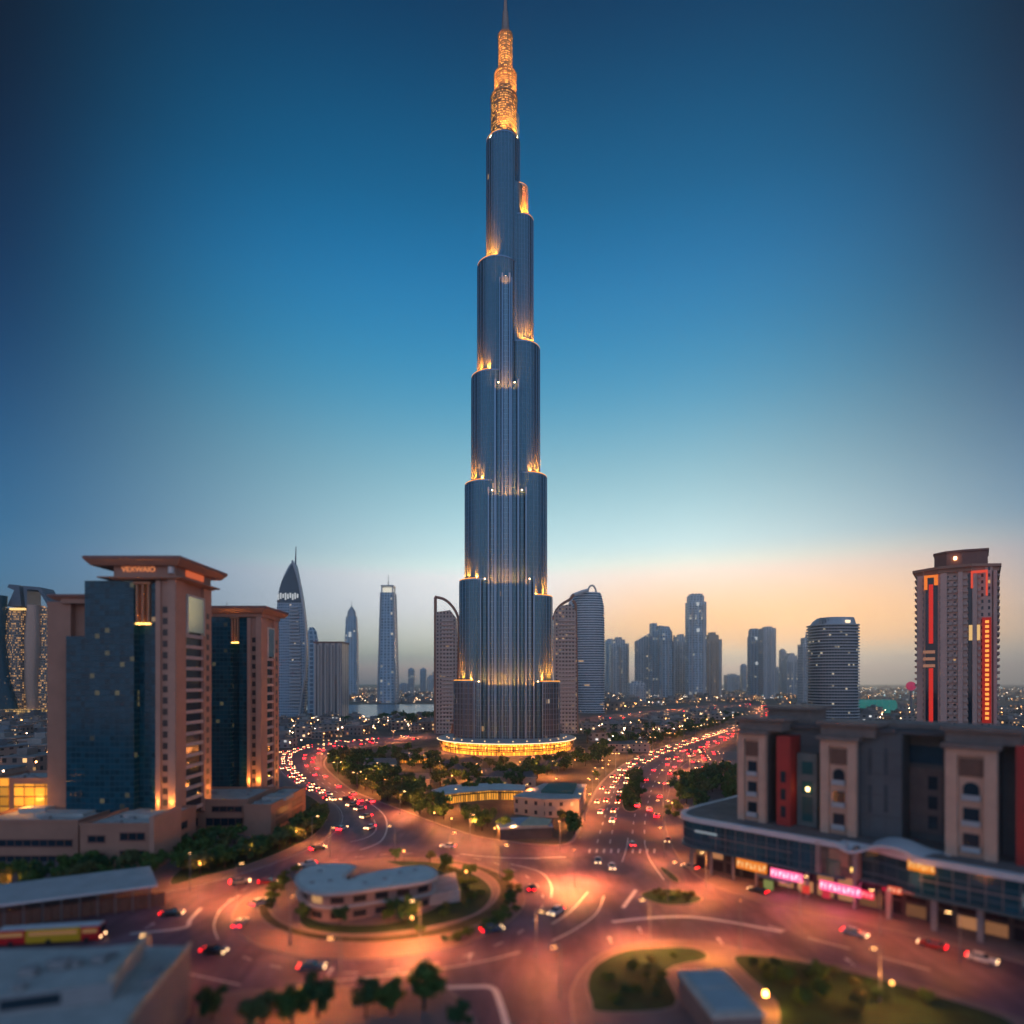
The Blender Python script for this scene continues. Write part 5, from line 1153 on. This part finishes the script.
grove('near', [(-10, 888), (160, 864), (168, 876), (150, 882), (-10, 905)], 20, .75, 1.1, 'dark tree in front of the brown podium buildings', 'trees in front of the left buildings', 3.2)
grove('mid', [(178, 852), (235, 838), (240, 850), (190, 866)], 9, .7, 1, 'dark tree in the yard of the recessed brown wing', 'trees in front of the left buildings', 3.2)
grove('mid', [(330, 757), (333, 775), (356, 790), (410, 812), (450, 826), (520, 840), (520, 834), (480, 822), (430, 800), (400, 782), (372, 758)], 80, .8, 1.3, 'leafy tree along the park edge beside the left avenue', 'trees on the park edge', 5.0)
grove('mid', [(372, 757), (410, 770), (440, 790), (480, 800), (540, 780), (600, 765), (620, 748), (590, 748), (540, 768), (450, 764), (400, 750)], 66, .8, 1.4, 'dark tree among the houses in the middle of the park', 'trees inside the park', 9.0)
grove('mid', [(590, 786), (574, 836), (566, 838), (560, 815), (584, 790), (604, 768), (640, 750), (720, 727), (740, 716), (700, 728), (640, 744)], 54, .6, 1.0, 'warm lit tree along the left kerb of the right avenue', 'trees beside the right avenue', 5.0)
grove('mid', [(600, 742), (700, 722), (730, 716), (720, 726), (660, 742), (610, 752)], 30, 1.0, 1.6, 'tree in the dark belt north of the right avenue', 'tree belt north of the avenue', 12.0)
grove('mid', [(676, 783), (690, 776), (745, 772), (760, 790), (735, 806), (700, 810), (678, 806)], 34, 1.0, 1.45, 'tall dark green tree in the grove beside the corner mall', 'grove beside the corner mall', 4.5)
grove('bush', [(632, 772), (639, 771), (639, 804), (632, 810), (625, 806), (625, 790)], 22, 1.3, 2.1, 'dense bush on the central strip of the right avenue', 'bushes on the central strip', 2.6, .22)
grove('bush', [(646, 896), (660, 892), (690, 895), (696, 900), (690, 903), (660, 902)], 12, .4, .6, 'low shrub on the lens shaped traffic island', 'shrubs on the traffic islands', 1.2, .22)
grove('bush', [(664, 806), (674, 802), (684, 812), (676, 818), (666, 816)], 6, .9, 1.2, 'yellow lit bush at the kerb by the corner mall', 'bushes by the mall kerb', 2.2)
grove('bush', [(600, 985), (620, 960), (690, 952), (668, 968), (668, 1000), (610, 1006)], 12, .4, .7, 'low shrub on the front lawn', 'shrubs on the front lawn', 2.2, .2)
grove('near', [(770, 975), (850, 985), (930, 1005), (900, 1020), (800, 1010)], 7, .35, .6, 'young tree on the corner lawn', 'young trees on the corner lawn', 5, .2)
grove('palm', [(330, 724), (440, 724), (500, 732), (440, 731), (345, 735)], 14, 1.4, 1.9, 'palm between the creek and the loop road', 'palms by the creek', 14)
grove('mid', [(380, 721), (440, 719), (430, 724), (385, 726)], 10, 1.5, 2.2, 'dark tree on the creek bank', 'trees on the creek bank', 12)
grove('palm', [(580, 742), (660, 730), (640, 745), (585, 752)], 8, 1.2, 1.5, 'palm on the plaza right of the podium', 'palms beside the podium', 12)
grove('bush', [(740, 962), (800, 966), (880, 984), (860, 992), (780, 990)], 14, .4, .7, 'low dark shrub on the corner lawn', 'shrubs on the corner lawn', 2.4, .2)
for r in TREES.values(): drop(r)

# ------------------------------------------------------------------ cars
tyre = mat('tyre_rubber', (.02, .02, .02), .9, var=0); rimm = mat('rim_alloy', (.35, .35, .37), .35, .8, var=0)
headl = emis('headlight_glow', (1, .62, .30), 8); taill = emis('taillight_glow', (1, .008, .015), 14); headf = emis('headlight_far', (1, .50, .22), 14); tailf = emis('taillight_far', (1, .006, .014), 30)
PC = {'white': (.62, .62, .62), 'silver': (.35, .36, .38), 'black': (.015, .015, .018), 'blue': (.03, .06, .14), 'red': (.30, .02, .02), 'sand': (.40, .32, .22)}
CARP = {k: mat('car_paint_' + k, c, .3, .25, var=0, spec=.6) for k, c in PC.items()}
def car_sections(b, mi=0):
    prof = [(-2.2, .34), (2.15, .34), (2.25, .55), (2.2, .72), (1.95, .84), (1.0, .95), (-1.35, 1.0), (-2.1, .96), (-2.25, .75)]
    for s0, s1, k in ((-.72, .72, 1.0), (-.9, -.72, .93), (.72, .9, .93)):
        n = len(prof)
        A = [(x * (k if s0 < -.8 else 1), s0, .34 + (z - .34) * (.9 if s0 < -.8 else 1)) for x, z in prof]
        B_ = [(x * (k if s1 > .8 else 1), s1, .34 + (z - .34) * (.9 if s1 > .8 else 1)) for x, z in prof]
        for i in range(n):
            j = (i + 1) % n; b.face([A[i], B_[i], B_[j], A[j]][::-1], mi, None, True)
        if s0 < -.8: b.face(A, mi)
        if s1 > .8: b.face(B_[::-1], mi)
def cabin(b, mi, z0=.95, z1=1.43, k=0.0):
    lo = [(-1.75 + k, -.76), (1.0 - k, -.76), (1.0 - k, .76), (-1.75 + k, .76)]; hi = [(-1.25, -.6), (.25, -.6), (.25, .6), (-1.25, .6)]
    b.prism(lo, z0, z1, mi, poly1=hi)
def make_car(col):
    r = bpy.data.objects.new('car', None); COL.objects.link(r); ORG[r.name] = Vector(); r['category'] = 'car'
    b = MB(); car_sections(b); b.build('body', CARP[col], r, world=False)
    b = MB(); cabin(b, 0); b.build('window', dglass, r, world=False)
    b = MB(); b.prism([(-1.27, -.6), (.27, -.6), (.27, .6), (-1.27, .6)], 1.431, 1.47); b.build('roof', CARP[col], r, world=False)
    for x in (-1.35, 1.38):
        for y in (-.82, .82):
            b = MB(); b.tube((x, y - .1, .33), (x, y + .1, .33), .33, n=14); o = b.build('wheel', tyre, r, world=False)
            b = MB(); sy = .11 if y > 0 else -.11; b.tube((x, y + sy, .33), (x, y + sy * 1.12, .33), .2, n=10); b.build('rim', rimm, o, world=False)
    for y in (-.62, .62):
        b = MB(); b.box(2.16, 2.3, y - .2, y + .2, .58, .74); b.build('headlight', headl, r, world=False)
        b = MB(); b.box(-2.3, -2.2, y - .22, y + .22, .7, .88); b.build('taillight', taill, r, world=False)
    return r
def make_far(col):
    b = MB(); car_sections(b); cabin(b, 1); b.prism([(-1.27, -.6), (.27, -.6), (.27, .6), (-1.27, .6)], 1.431, 1.47)
    for x in (-1.35, 1.38):
        for y in (-.82, .82): b.tube((x, y - .1, .33), (x, y + .1, .33), .33, n=8, mi=2)
    for y in (-.62, .62): b.box(2.16, 2.34, y - .24, y + .24, .54, .80, 3); b.box(-2.34, -2.2, y - .3, y + .3, .62, .92, 4)
    o = b.build('car', [CARP[col], dglass, tyre, headf, tailf], world=False); o['category'] = 'car'; return o
CP = {c: make_car(c) for c in PC}; CF = {c: make_far(c) for c in PC}
rc = random.Random(11)
def car(col, px, py, hd, label, group='cars near the junction', z=.04):
    return dup(CP[col], (*G(px, py), z), R(hd), label, group)
for col, px, py, hd, lab in (
    ('blue', 312, 970, 5, 'dark blue car passing below the roundabout with its lights small'), ('black', 214, 954, -8, 'black car with one bright headlight left of the roundabout'), ('white', 556, 914, 235, 'white car lit yellow with bright headlights between roundabout and traffic island'),
    ('white', 612, 869, 265, 'white car waiting at the mouth of the right avenue'), ('silver', 598, 863, 262, 'silver car just behind the white car at the avenue mouth'), ('white', 448, 848, 172, 'white car crossing behind the roundabout'),
    ('silver', 632, 846, 88, 'silver car with red lights leaving by the right avenue'), ('red', 668, 842, 250, 'red car with headlights beside the mall corner'), ('sand', 690, 869, 130, 'sand coloured car beside the small refuge island'),
    ('black', 172, 916, 12, 'black car on the road left of the roundabout'), ('silver', 240, 926, 95, 'silver car at the left side of the roundabout'),
    ('black', 758, 893, 130, 'black car parked by the shop awning'),     ('black', 532, 890, 85, 'black car with red lights at the right side of the roundabout'), ('white', 308, 866, 214, 'white car on the road left behind the pavilion'), ('red', 268, 884, 20, 'red car heading up beside the left verge'),
    ('blue', 492, 932, 24, 'dark blue car with bright lights right of the roundabout hedge'), ('white', 982, 962, -44, 'white car at the kerb near the dark mall arcade'), ('red', 932, 948, 136, 'red car with glowing tail lights before the mall arcade'),
    ('silver', 855, 936, -44, 'silver car passing in front of the rose shop sign'),     ('white', 260, 905, 60, 'white car with bright headlights left of the pavilion'), ):
    car(col, px, py, hd, lab)
cols = ['white'] * 5 + ['silver'] * 4 + ['black'] * 3 + ['sand', 'blue', 'red']
def stream(d0, d1, gap, f, towards, label, group, jit=.4):
    """cars along the ring road; towards = the picture shows their headlights"""
    d = d0
    while d < d1:
        if rc.random() > .14:
            p, a = on_ring(t_of(d), f + rc.uniform(-.02, .02)); c = rc.choice(cols)
            o = dup(CF[c], (p.x, p.y, .05), a + (0 if towards else math.pi) + rc.uniform(-.03, .03), label.replace('COL', c), group)
        d += gap * rc.uniform(1 - jit, 1 + jit)
END = RLEN[-1]
# the ring is listed from the near left avenue round to the near right avenue, outer edge on the left
for f, g in ((.08, 26), (.2, 11), (.33, 10.5)): stream(0, 300, g, f, False, 'COL car coming down the left avenue with headlights on', 'cars coming down the left avenue')
for f, g in ((.62, 30), (.82, 22)): stream(0, 300, g, f, True, 'COL car going up the left avenue with red tail lights', 'cars going up the left avenue')
for f, g in ((.2, 110), (.34, 120), (.7, 120), (.85, 130)): stream(330, END - 480, g, f, f > .5, 'COL car far away on the loop road around the park', 'cars on the far loop road')
for f, g in ((.93, 38), (.82, 17), (.66, 13)): stream(END - 480, END - 30, g, f, True, 'COL car coming down the right avenue with headlights on', 'cars coming down the right avenue')
for f, g in ((.08, 30), (.22, 36), (.36, 40)): stream(END - 480, END - 40, g, f, False, 'COL car going up the right avenue with red tail lights', 'cars going up the right avenue')
for r in range(3):
    for i in range(11):
        px, py = 700 + r * 13 - i * 1.2, 771 - i * 2.0
        if rc.random() < .42:
            c = rc.choice(cols); dup(CF[c], (*G(px, py), .2), rc.choice((0, math.pi)) + R(35), c + ' car in the car park behind the tree grove', 'cars in the car park behind the grove')
for px, py in ((596, 806), (590, 822), (600, 798)): pass
for px, py, hd in ((360, 810, 232), (366, 818, 238), (370, 829, 248), (352, 806, 228), (345, 800, 226)):
    c = rc.choice(cols); dup(CF[c], (*G(px, py), .05), R(hd), c + ' car at the head of the stream leaving the left avenue with headlights on', 'cars at the mouth of the left avenue')
for px, py, hd in ((240, 884, 22), (318, 850, 45), (342, 830, 75)):
    c = rc.choice(cols); dup(CF[c], (*G(px, py), .05), R(hd), c + ' car with red tail lights circling past the roundabout kerb', 'cars on the outer lane of the roundabout')
for r in CP.values(): drop(r)
for r in CF.values(): bpy.data.objects.remove(r)
# the bus
bx, by = G(52, 942); t = thing('bus', 'long red bus with a yellow middle on the road at the left edge', 'bus', (bx, by, .04), R(9))
busr = mat('bus_red', (.55, .015, .02), .35, var=0); busy = mat('bus_yellow', (.65, .38, .02), .35, var=0)
b = MB(); b.box(-9, -4, -1.25, 1.25, .4, 3.0); b.box(5.6, 9, -1.25, 1.25, .4, 3.0); b.build('body', busr, t, world=False)
b = MB(); b.box(-3.96, 5.56, -1.22, 1.22, .4, 2.96); b.build('middle_section', busy, t, world=False)
b = MB(); b.box(-8.8, 8.8, -1.1, 1.1, 3.0, 3.15); b.build('roof', white, t, world=False)
for x0, x1 in ((-8.6, -4.4), (-3.4, 5), (5.9, 8.5)):
    b = MB(); b.box(x0, x1, -1.285, -1.255, 1.75, 2.55); b.build('window', emis('bus_window', (1, .5, .2), .18), t, world=False)
b = MB(); b.box(9.0, 9.05, -1.1, 1.1, 1.3, 2.8); b.build('windscreen', dglass, t, world=False)
for x in (-6.5, 0, 6.6):
    for y in (-1.1, 1.1): b = MB(); b.tube((x, y - .16, .5), (x, y + .16, .5), .5, n=16); b.build('wheel', tyre, t, world=False)
for y in (-.9, .9):
    b = MB(); b.box(9, 9.08, y - .2, y + .2, .7, .95); b.build('headlight', headl, t, world=False)
    b = MB(); b.box(-9.08, -9, y - .2, y + .2, .9, 1.4); b.build('taillight', taill, t, world=False)

# ------------------------------------------------------------------ street lamps
def make_lamp(h, arms):
    r = bpy.data.objects.new('street_lamp', None); COL.objects.link(r); ORG[r.name] = Vector(); r['category'] = 'street lamp'
    b = MB(); b.tube((0, 0, 0), (0, 0, .8), .16, .13, 8); b.tube((0, 0, .8), (0, 0, h), .1, .06, 8); b.build('pole', metal, r, world=False)
    for s in arms:
        b = MB(); b.tube((0, 0, h), (s * 1.6, 0, h + .35), .05, .04, 6); b.build('arm', metal, r, world=False)
        b = MB(); b.box(s * 1.2 if s > 0 else s * 2.2, s * 2.2 if s > 0 else s * 1.2, -.17, .17, h + .3, h + .42); o = b.build('lamp_head', darkm, r, world=False)
        b = MB(); b.box((s * 1.7) - .4, (s * 1.7) + .4, -.14, .14, h + .22, h + .295); b.build('bulb', warmlight, o, world=False)
    return r
LP = {'one': make_lamp(8.5, (1,)), 'two': make_lamp(9.5, (1, -1))}
def lamp(x, y, rz, label, group, e, kind='one', z=.16, col=ORANGE, sc=1.0):
    r = dup(LP[kind], (x, y, z), rz, label, group, sc)
    h = 8.4 if kind == 'one' else 9.4
    light('SPOT', (1.7 if kind == 'one' else 0, 0, h), e * LAMP, col, r, .35, None, 152, .8)
    return r
for px, py, e, lab in ((575, 888, 6, 'lamp throwing the brightest orange pool where the avenue meets the junction'), (650, 946, 2.2, 'lamp over the kerb of the front lawn'), (536, 958, .9, 'lamp between roundabout and front lawn'), (420, 946, 2.2, 'lamp on the lower rim of the roundabout'),
                    (290, 946, .7, 'lamp at the lower left rim of the roundabout'), (236, 905, 2.0, 'lamp on the left rim of the roundabout'), (500, 880, .8, 'lamp on the upper right rim of the roundabout'), (448, 866, 1.3, 'lamp behind the right end of the pavilion'),
                    (395, 858, .8, 'lamp behind the pavilion'), (330, 858, .8, 'lamp at the upper left rim of the roundabout'), (190, 892, .8, 'lamp at the kerb of the left verge'),
                    (664, 858, 1.1, 'lamp on the kerb at the mall corner'), (706, 888, 1.7, 'lamp at the kerb left of the shop awning'), (800, 916, .8, 'lamp in front of the rose shop sign'), (880, 935, .55, 'lamp in front of the amber sign'),
                    (560, 850, 1.6, 'lamp at the tip of the park'), (470, 842, .9, 'lamp on the park kerb behind the roundabout'), (400, 815, 1.9, 'lamp on the park kerb by the left avenue'), (312, 846, .9, 'lamp at the bend of the left verge'),
                    (740, 950, .8, 'lamp between the two lawns'), (560, 1000, .35, 'lamp left of the front lawn'), (880, 1003, .5, 'lamp glowing at the lower edge of the corner lawn'), (150, 985, .5, 'lamp beside the flat roofed building'), (340, 990, .45, 'lamp behind the bottom row of trees'),
                    (668, 902, .6, 'lamp on the lens shaped traffic island'), (960, 964, .4, 'lamp by the dark mall arcade')):
    x, y = G(px, py); lamp(x, y, R(rc.uniform(0, 360)), lab, 'street lamps at the junction', 9000 * e)
d = 25
while d < 330:
    p, a = on_ring(t_of(d), .97); lamp(p.x, p.y, a - R(90), 'twin armed lamp along the park side of the left avenue', 'lamps on the left avenue', 14000, 'two'); d += 34
while d < END - 480:
    p, a = on_ring(t_of(d), .5); lamp(p.x, p.y, a - R(90), 'twin armed lamp on the far loop road', 'lamps on the far loop road', 60000, 'two', sc=1.3); d += 75
d = END - 470
while d < END - 20:
    p, a = on_ring(t_of(d), .99); lamp(p.x, p.y, a - R(90), 'lamp along the park side of the right avenue', 'lamps on the right avenue', 15000, 'two')
    p, a = on_ring(t_of(d + 15), .02); lamp(p.x, p.y, a + R(90), 'lamp along the grove side of the right avenue', 'lamps on the right avenue', 11000, 'two'); d += 36
for px, py in ((705, 760), (722, 768), (690, 772), (440, 778), (410, 768), (480, 782), (530, 806), (556, 778), (600, 756), (640, 746), (520, 764), (380, 780), (460, 812), (560, 800)):
    lamp(*G(px, py), rc.uniform(0, 6), 'single armed lamp on the paths of the park', 'lamps on the park paths', 16000)
for r in LP.values(): drop(r)
gr_ = bpy.data.objects.new('garden_lamp', None); COL.objects.link(gr_); ORG[gr_.name] = Vector(); gr_['category'] = 'garden lamp'
b = MB(); b.tube((0, 0, 0), (0, 0, 3.2), .07, .05, 6); b.build('pole', darkm, gr_, world=False)
b = MB(); b.loft([(3.4 + .26 * math.sin(R(a)), 0, max(.02, .26 * math.cos(R(a))), max(.02, .26 * math.cos(R(a)))) for a in range(-90, 91, 30)], n=10, pw=2); b.build('globe', emis('garden_globe', (1, .42, .1), 5), gr_, world=False)
rg = random.Random(8)
def glamp(px, py, label, group, e=2600, z=.16):
    x, y = G(px, py); r = dup(gr_, (x, y, z), 0, label, group); light('POINT', (0, 0, 3.9), e, (1, .33, .07), r, .3)
edge = crom([(333, 760), (336, 774), (360, 793), (405, 814), (440, 828), (478, 839), (515, 845)], 4, False)
for q in edge[1::2]: glamp(q[0] + rg.uniform(2, 14), q[1] - rg.uniform(1, 5), 'globe lamp among the trees along the park edge', 'globe lamps on the park edge', 4200)
edge = crom([(578, 834), (590, 800), (606, 776), (640, 752), (690, 737)], 5, False)
for q in edge[1::2]: glamp(q[0] - rg.uniform(2, 9), q[1] - rg.uniform(0, 4), 'globe lamp among the trees beside the right avenue', 'globe lamps beside the right avenue', 4200)
for px, py in ((400, 765), (425, 762), (452, 783), (500, 778), (540, 774), (575, 766), (596, 752), (470, 800), (440, 805), (548, 806), (415, 795), (385, 770), (610, 745), (650, 738), (520, 768), (480, 772)): glamp(px, py, 'globe lamp on the paths in the middle of the park', 'globe lamps inside the park', 6000)
for px, py, lab in ((200, 878, 'globe lamp at the left end of the left verge'), (250, 862, 'globe lamp in the middle of the left verge'), (296, 843, 'globe lamp near the bend of the left verge'), (318, 818, 'globe lamp at the upper end of the left verge'),
                    (20, 897, 'globe lamp at the left end of the long canopy'), (412, 936, 'globe lamp glowing by the bush below the pavilion terrace'), (466, 886, 'globe lamp on the roundabout lawn'), (404, 864, 'globe lamp behind the pavilion notch'), (672, 812, 'globe lamp by the yellow bushes at the mall kerb'),
                    (892, 1006, 'globe lamp glowing on the corner lawn'), (300, 1012, 'globe lamp between the trees of the bottom row')):
    glamp(px, py, lab, 'globe lamps round the junction', 2200)
drop(gr_)

# ------------------------------------------------------------------ houses of the low town
hm = [facade('town_wall_%d' % i, c, (.05, .05, .05), cw, 3.3, .42, .48, lit=l_, litcol=lc, ls=ls) for i, (c, cw, l_, lc, ls) in enumerate((
    ((.24, .18, .15), 3.6, .25, (1, .55, .22), 1.3), ((.28, .23, .20), 4.2, .2, (1, .65, .35), 1.6), ((.18, .16, .15), 3.2, .22, (1, .45, .15), 1.3), ((.22, .21, .21), 5, .15, (.9, .9, .9), 1.2)))]
hroof = [mat('town_roof_%d' % i, c, .85, var=.25, scale=.2) for i, c in enumerate(((.26, .22, .20), (.20, .21, .22), (.32, .28, .25), (.14, .13, .13)))]
HP = []
rh = random.Random(3)
for i in range(8):
    r = bpy.data.objects.new('town_house', None); COL.objects.link(r); ORG[r.name] = Vector(); r['category'] = 'house'
    a, c, h = rh.uniform(5, 10), rh.uniform(5, 9), rh.uniform(4, 9)
    b = MB(); b.box(-a, a, -c, c, 0, h); b.build('wall', hm[i % 4], r, world=False)
    b = MB(); b.box(-a - .3, a + .3, -c - .3, c + .3, h, h + .5); b.box(-a * .5, a * .1, -c * .4, c * .4, h + .5, h + 3); b.build('roof', hroof[i % 4], r, world=False)
    if i % 2: b = MB(); b.box(a, a + 5, -c * .6, c * .8, 0, h * .55); b.build('annex', hm[(i + 1) % 4], r, world=False)
    b = MB(); b.cyl(-a - 1.5, -c - 1.5, .28, 4.0, 4.5, 6); b.cyl(a + 2, -c - 2, .28, 4.4, 4.9, 6); b.tube((-a - 1.5, -c - 1.5, 0), (-a - 1.5, -c - 1.5, 3.99), .08, n=5, mi=1); b.tube((a + 2, -c - 2, 0), (a + 2, -c - 2, 4.39), .08, n=5, mi=1)
    b.build('yard_light', [emis(('yard_amber', 'yard_white')[i % 2], ((1, .42, .12), (1, .62, .38))[i % 2], 26), darkm], r, world=False)
    HP.append(r)
def town(poly, n, label, group, s0=.9, s1=1.4, mind=26):
    W_ = GP(poly); done = []; tries = 0
    ylo, yhi = min(p[1] for p in poly), max(p[1] for p in poly); xlo, xhi = min(p[0] for p in poly), max(p[0] for p in poly)
    while len(done) < n and tries < n * 80:
        tries += 1; q = (rh.uniform(xlo, xhi), rh.uniform(ylo, yhi))
        if not inside(q, poly): continue
        p = G(*q)
        if any((p[0] - k[0]) ** 2 + (p[1] - k[1]) ** 2 < mind * mind for k in done): continue
        done.append(p); dup(rh.choice(HP), (*p, 0), rh.uniform(-.3, .3) + rh.choice((0, R(90))), label, group, rh.uniform(s0, s1))
town([(-20, 718), (52, 718), (52, 765), (-20, 790)], 34, 'grey low house at the left edge beyond the office towers', 'houses at the left edge', 1, 1.5, 24)
town([(278, 722), (345, 719), (378, 719), (435, 721), (434, 731), (330, 738), (278, 748)], 46, 'low lit house between the creek and the left avenue', 'houses by the creek', .8, 1.3, 22)
town([(345, 696), (434, 696), (434, 703.5), (345, 703.5)], 34, 'small lit house on the far bank of the creek', 'houses on the far creek bank', 1, 2, 50)
town([(600, 697), (760, 694), (758, 702), (700, 704), (640, 708), (600, 712)], 52, 'small lit house below the central skyline', 'houses below the skyline', 1.2, 2.2, 44)
town([(585, 729), (650, 721), (738, 713), (722, 722), (650, 738), (590, 742)], 34, 'low flat house inside the loop of the far road', 'houses inside the loop road', .8, 1.3, 24)
town([(770, 696), (910, 697), (910, 722), (790, 722), (775, 712)], 48, 'lit low house behind the roof of the corner mall', 'houses behind the mall', 1, 1.6, 30)
town([(1000, 690), (1060, 690), (1060, 735), (1000, 735)], 22, 'low house right of the brown tower', 'houses at the right edge', 1, 1.7, 30)
for r in HP: drop(r)
# the rest of the town, beyond anything one could count
m = MB(); rf = random.Random(21)
for i in range(1500):
    Y = rf.uniform(1900, 5200); px = rf.uniform(-60, 1080); x = X_(px, Y); a, c, h = rf.uniform(6, 22), rf.uniform(6, 18), rf.choice((5, 7, 9, 12, 18))
    k = rf.randrange(4); m.box(x - a, x + a, Y - c, Y + c, .1, h, k, 4)
for i in range(1500):
    Y = rf.uniform(1500, 4200); px = rf.uniform(-40, 1060)
    if 1300 < Y < 1500 and 330 < px < 520: continue
    s = rf.uniform(.35, .8) * Y / 2000; x = X_(px, Y); z = rf.uniform(6, 14); m.box(x - s, x + s, Y - s, Y + s, z, z + 1.6 * s, 5 + rf.choice((0, 0, 1, 1, 2)))
stuff('far_town', m, hm + [hroof[1], emis('town_light_amber', (1, .55, .2), 5), emis('town_light_white', (1, .85, .7), 5), emis('town_light_cool', (.6, .9, 1), 4)])
# turquoise hall and pink globe
Y = 1000; t = thing('market_hall', 'low arched hall glowing turquoise between pale round tower and brown tower', 'hall', (X_(882, Y), Y, 0))
for i in range(4):
    b = MB(); x0 = X_(868 + i * 7.5, Y); wd = 11; b.extrude_front([(x0, 0), (x0 + wd, 0)] + [(x0 + wd / 2 + wd / 2 * math.cos(R(a)), 12 + 9 * math.sin(R(a))) for a in range(0, 181, 20)], Y, Y + 30); b.build('vault', emis('turquoise_glow', (.05, .75, .70), .18), t)
Y = 900; t = thing('globe_sign', 'round pink lit globe on a mast beside the brown tower', 'globe sign', (X_(911, Y), Y, 0)); c = X_(911, Y)
b = MB(); b.loft([(Z_(686, Y) + 6.5 * math.sin(R(a)), 0, max(.3, 6.5 * math.cos(R(a))), max(.3, 6.5 * math.cos(R(a)))) for a in range(-90, 91, 15)], cx=c, cy=Y, pw=2, n=20); b.build('globe', emis('pink_globe', (1, .06, .22), .35), t)
b = MB(); b.tube((c, Y, 0), (c, Y, Z_(686, Y) - 6.5), 1.4); b.build('mast', metal, t)
Y = 800; t = thing('service_pavilion', 'small teal fronted hall among the houses by the creek', 'hall', (X_(316, Y), Y, 0))
b = MB(); b.box(X_(305, Y), X_(331, Y), Y, Y + 30, 0, Z_(722, Y)); b.build('wall', facade('teal_hall', (.2, .3, .32), (.2, .35, .38), 4, 3, .9, .6, lit=.5, litcol=(.6, .8, .85), ls=.25), t)
b = MB(); b.box(X_(304, Y), X_(332, Y), Y - 2, Y + 31, Z_(722, Y), Z_(720.5, Y)); b.build('roof', white, t)

# ------------------------------------------------------------------ evening haze
HAZE = 0.00013
if HAZE:
    m = MB(); m.box(-12000, 12000, -400, 14000, -1, 600); hz = stuff('haze', m, [])
    hm_ = bpy.data.materials.new('haze'); hm_.use_nodes = True; t_ = hm_.node_tree; t_.nodes.clear()
    pv = t_.nodes.new('ShaderNodeVolumePrincipled'); oo = t_.nodes.new('ShaderNodeOutputMaterial'); t_.links.new(pv.outputs[0], oo.inputs['Volume'])
    pv.inputs['Color'].default_value = (.74, .90, 1.0, 1); pv.inputs['Density'].default_value = HAZE; pv.inputs['Anisotropy'].default_value = .7
    hz.data.materials.append(hm_)
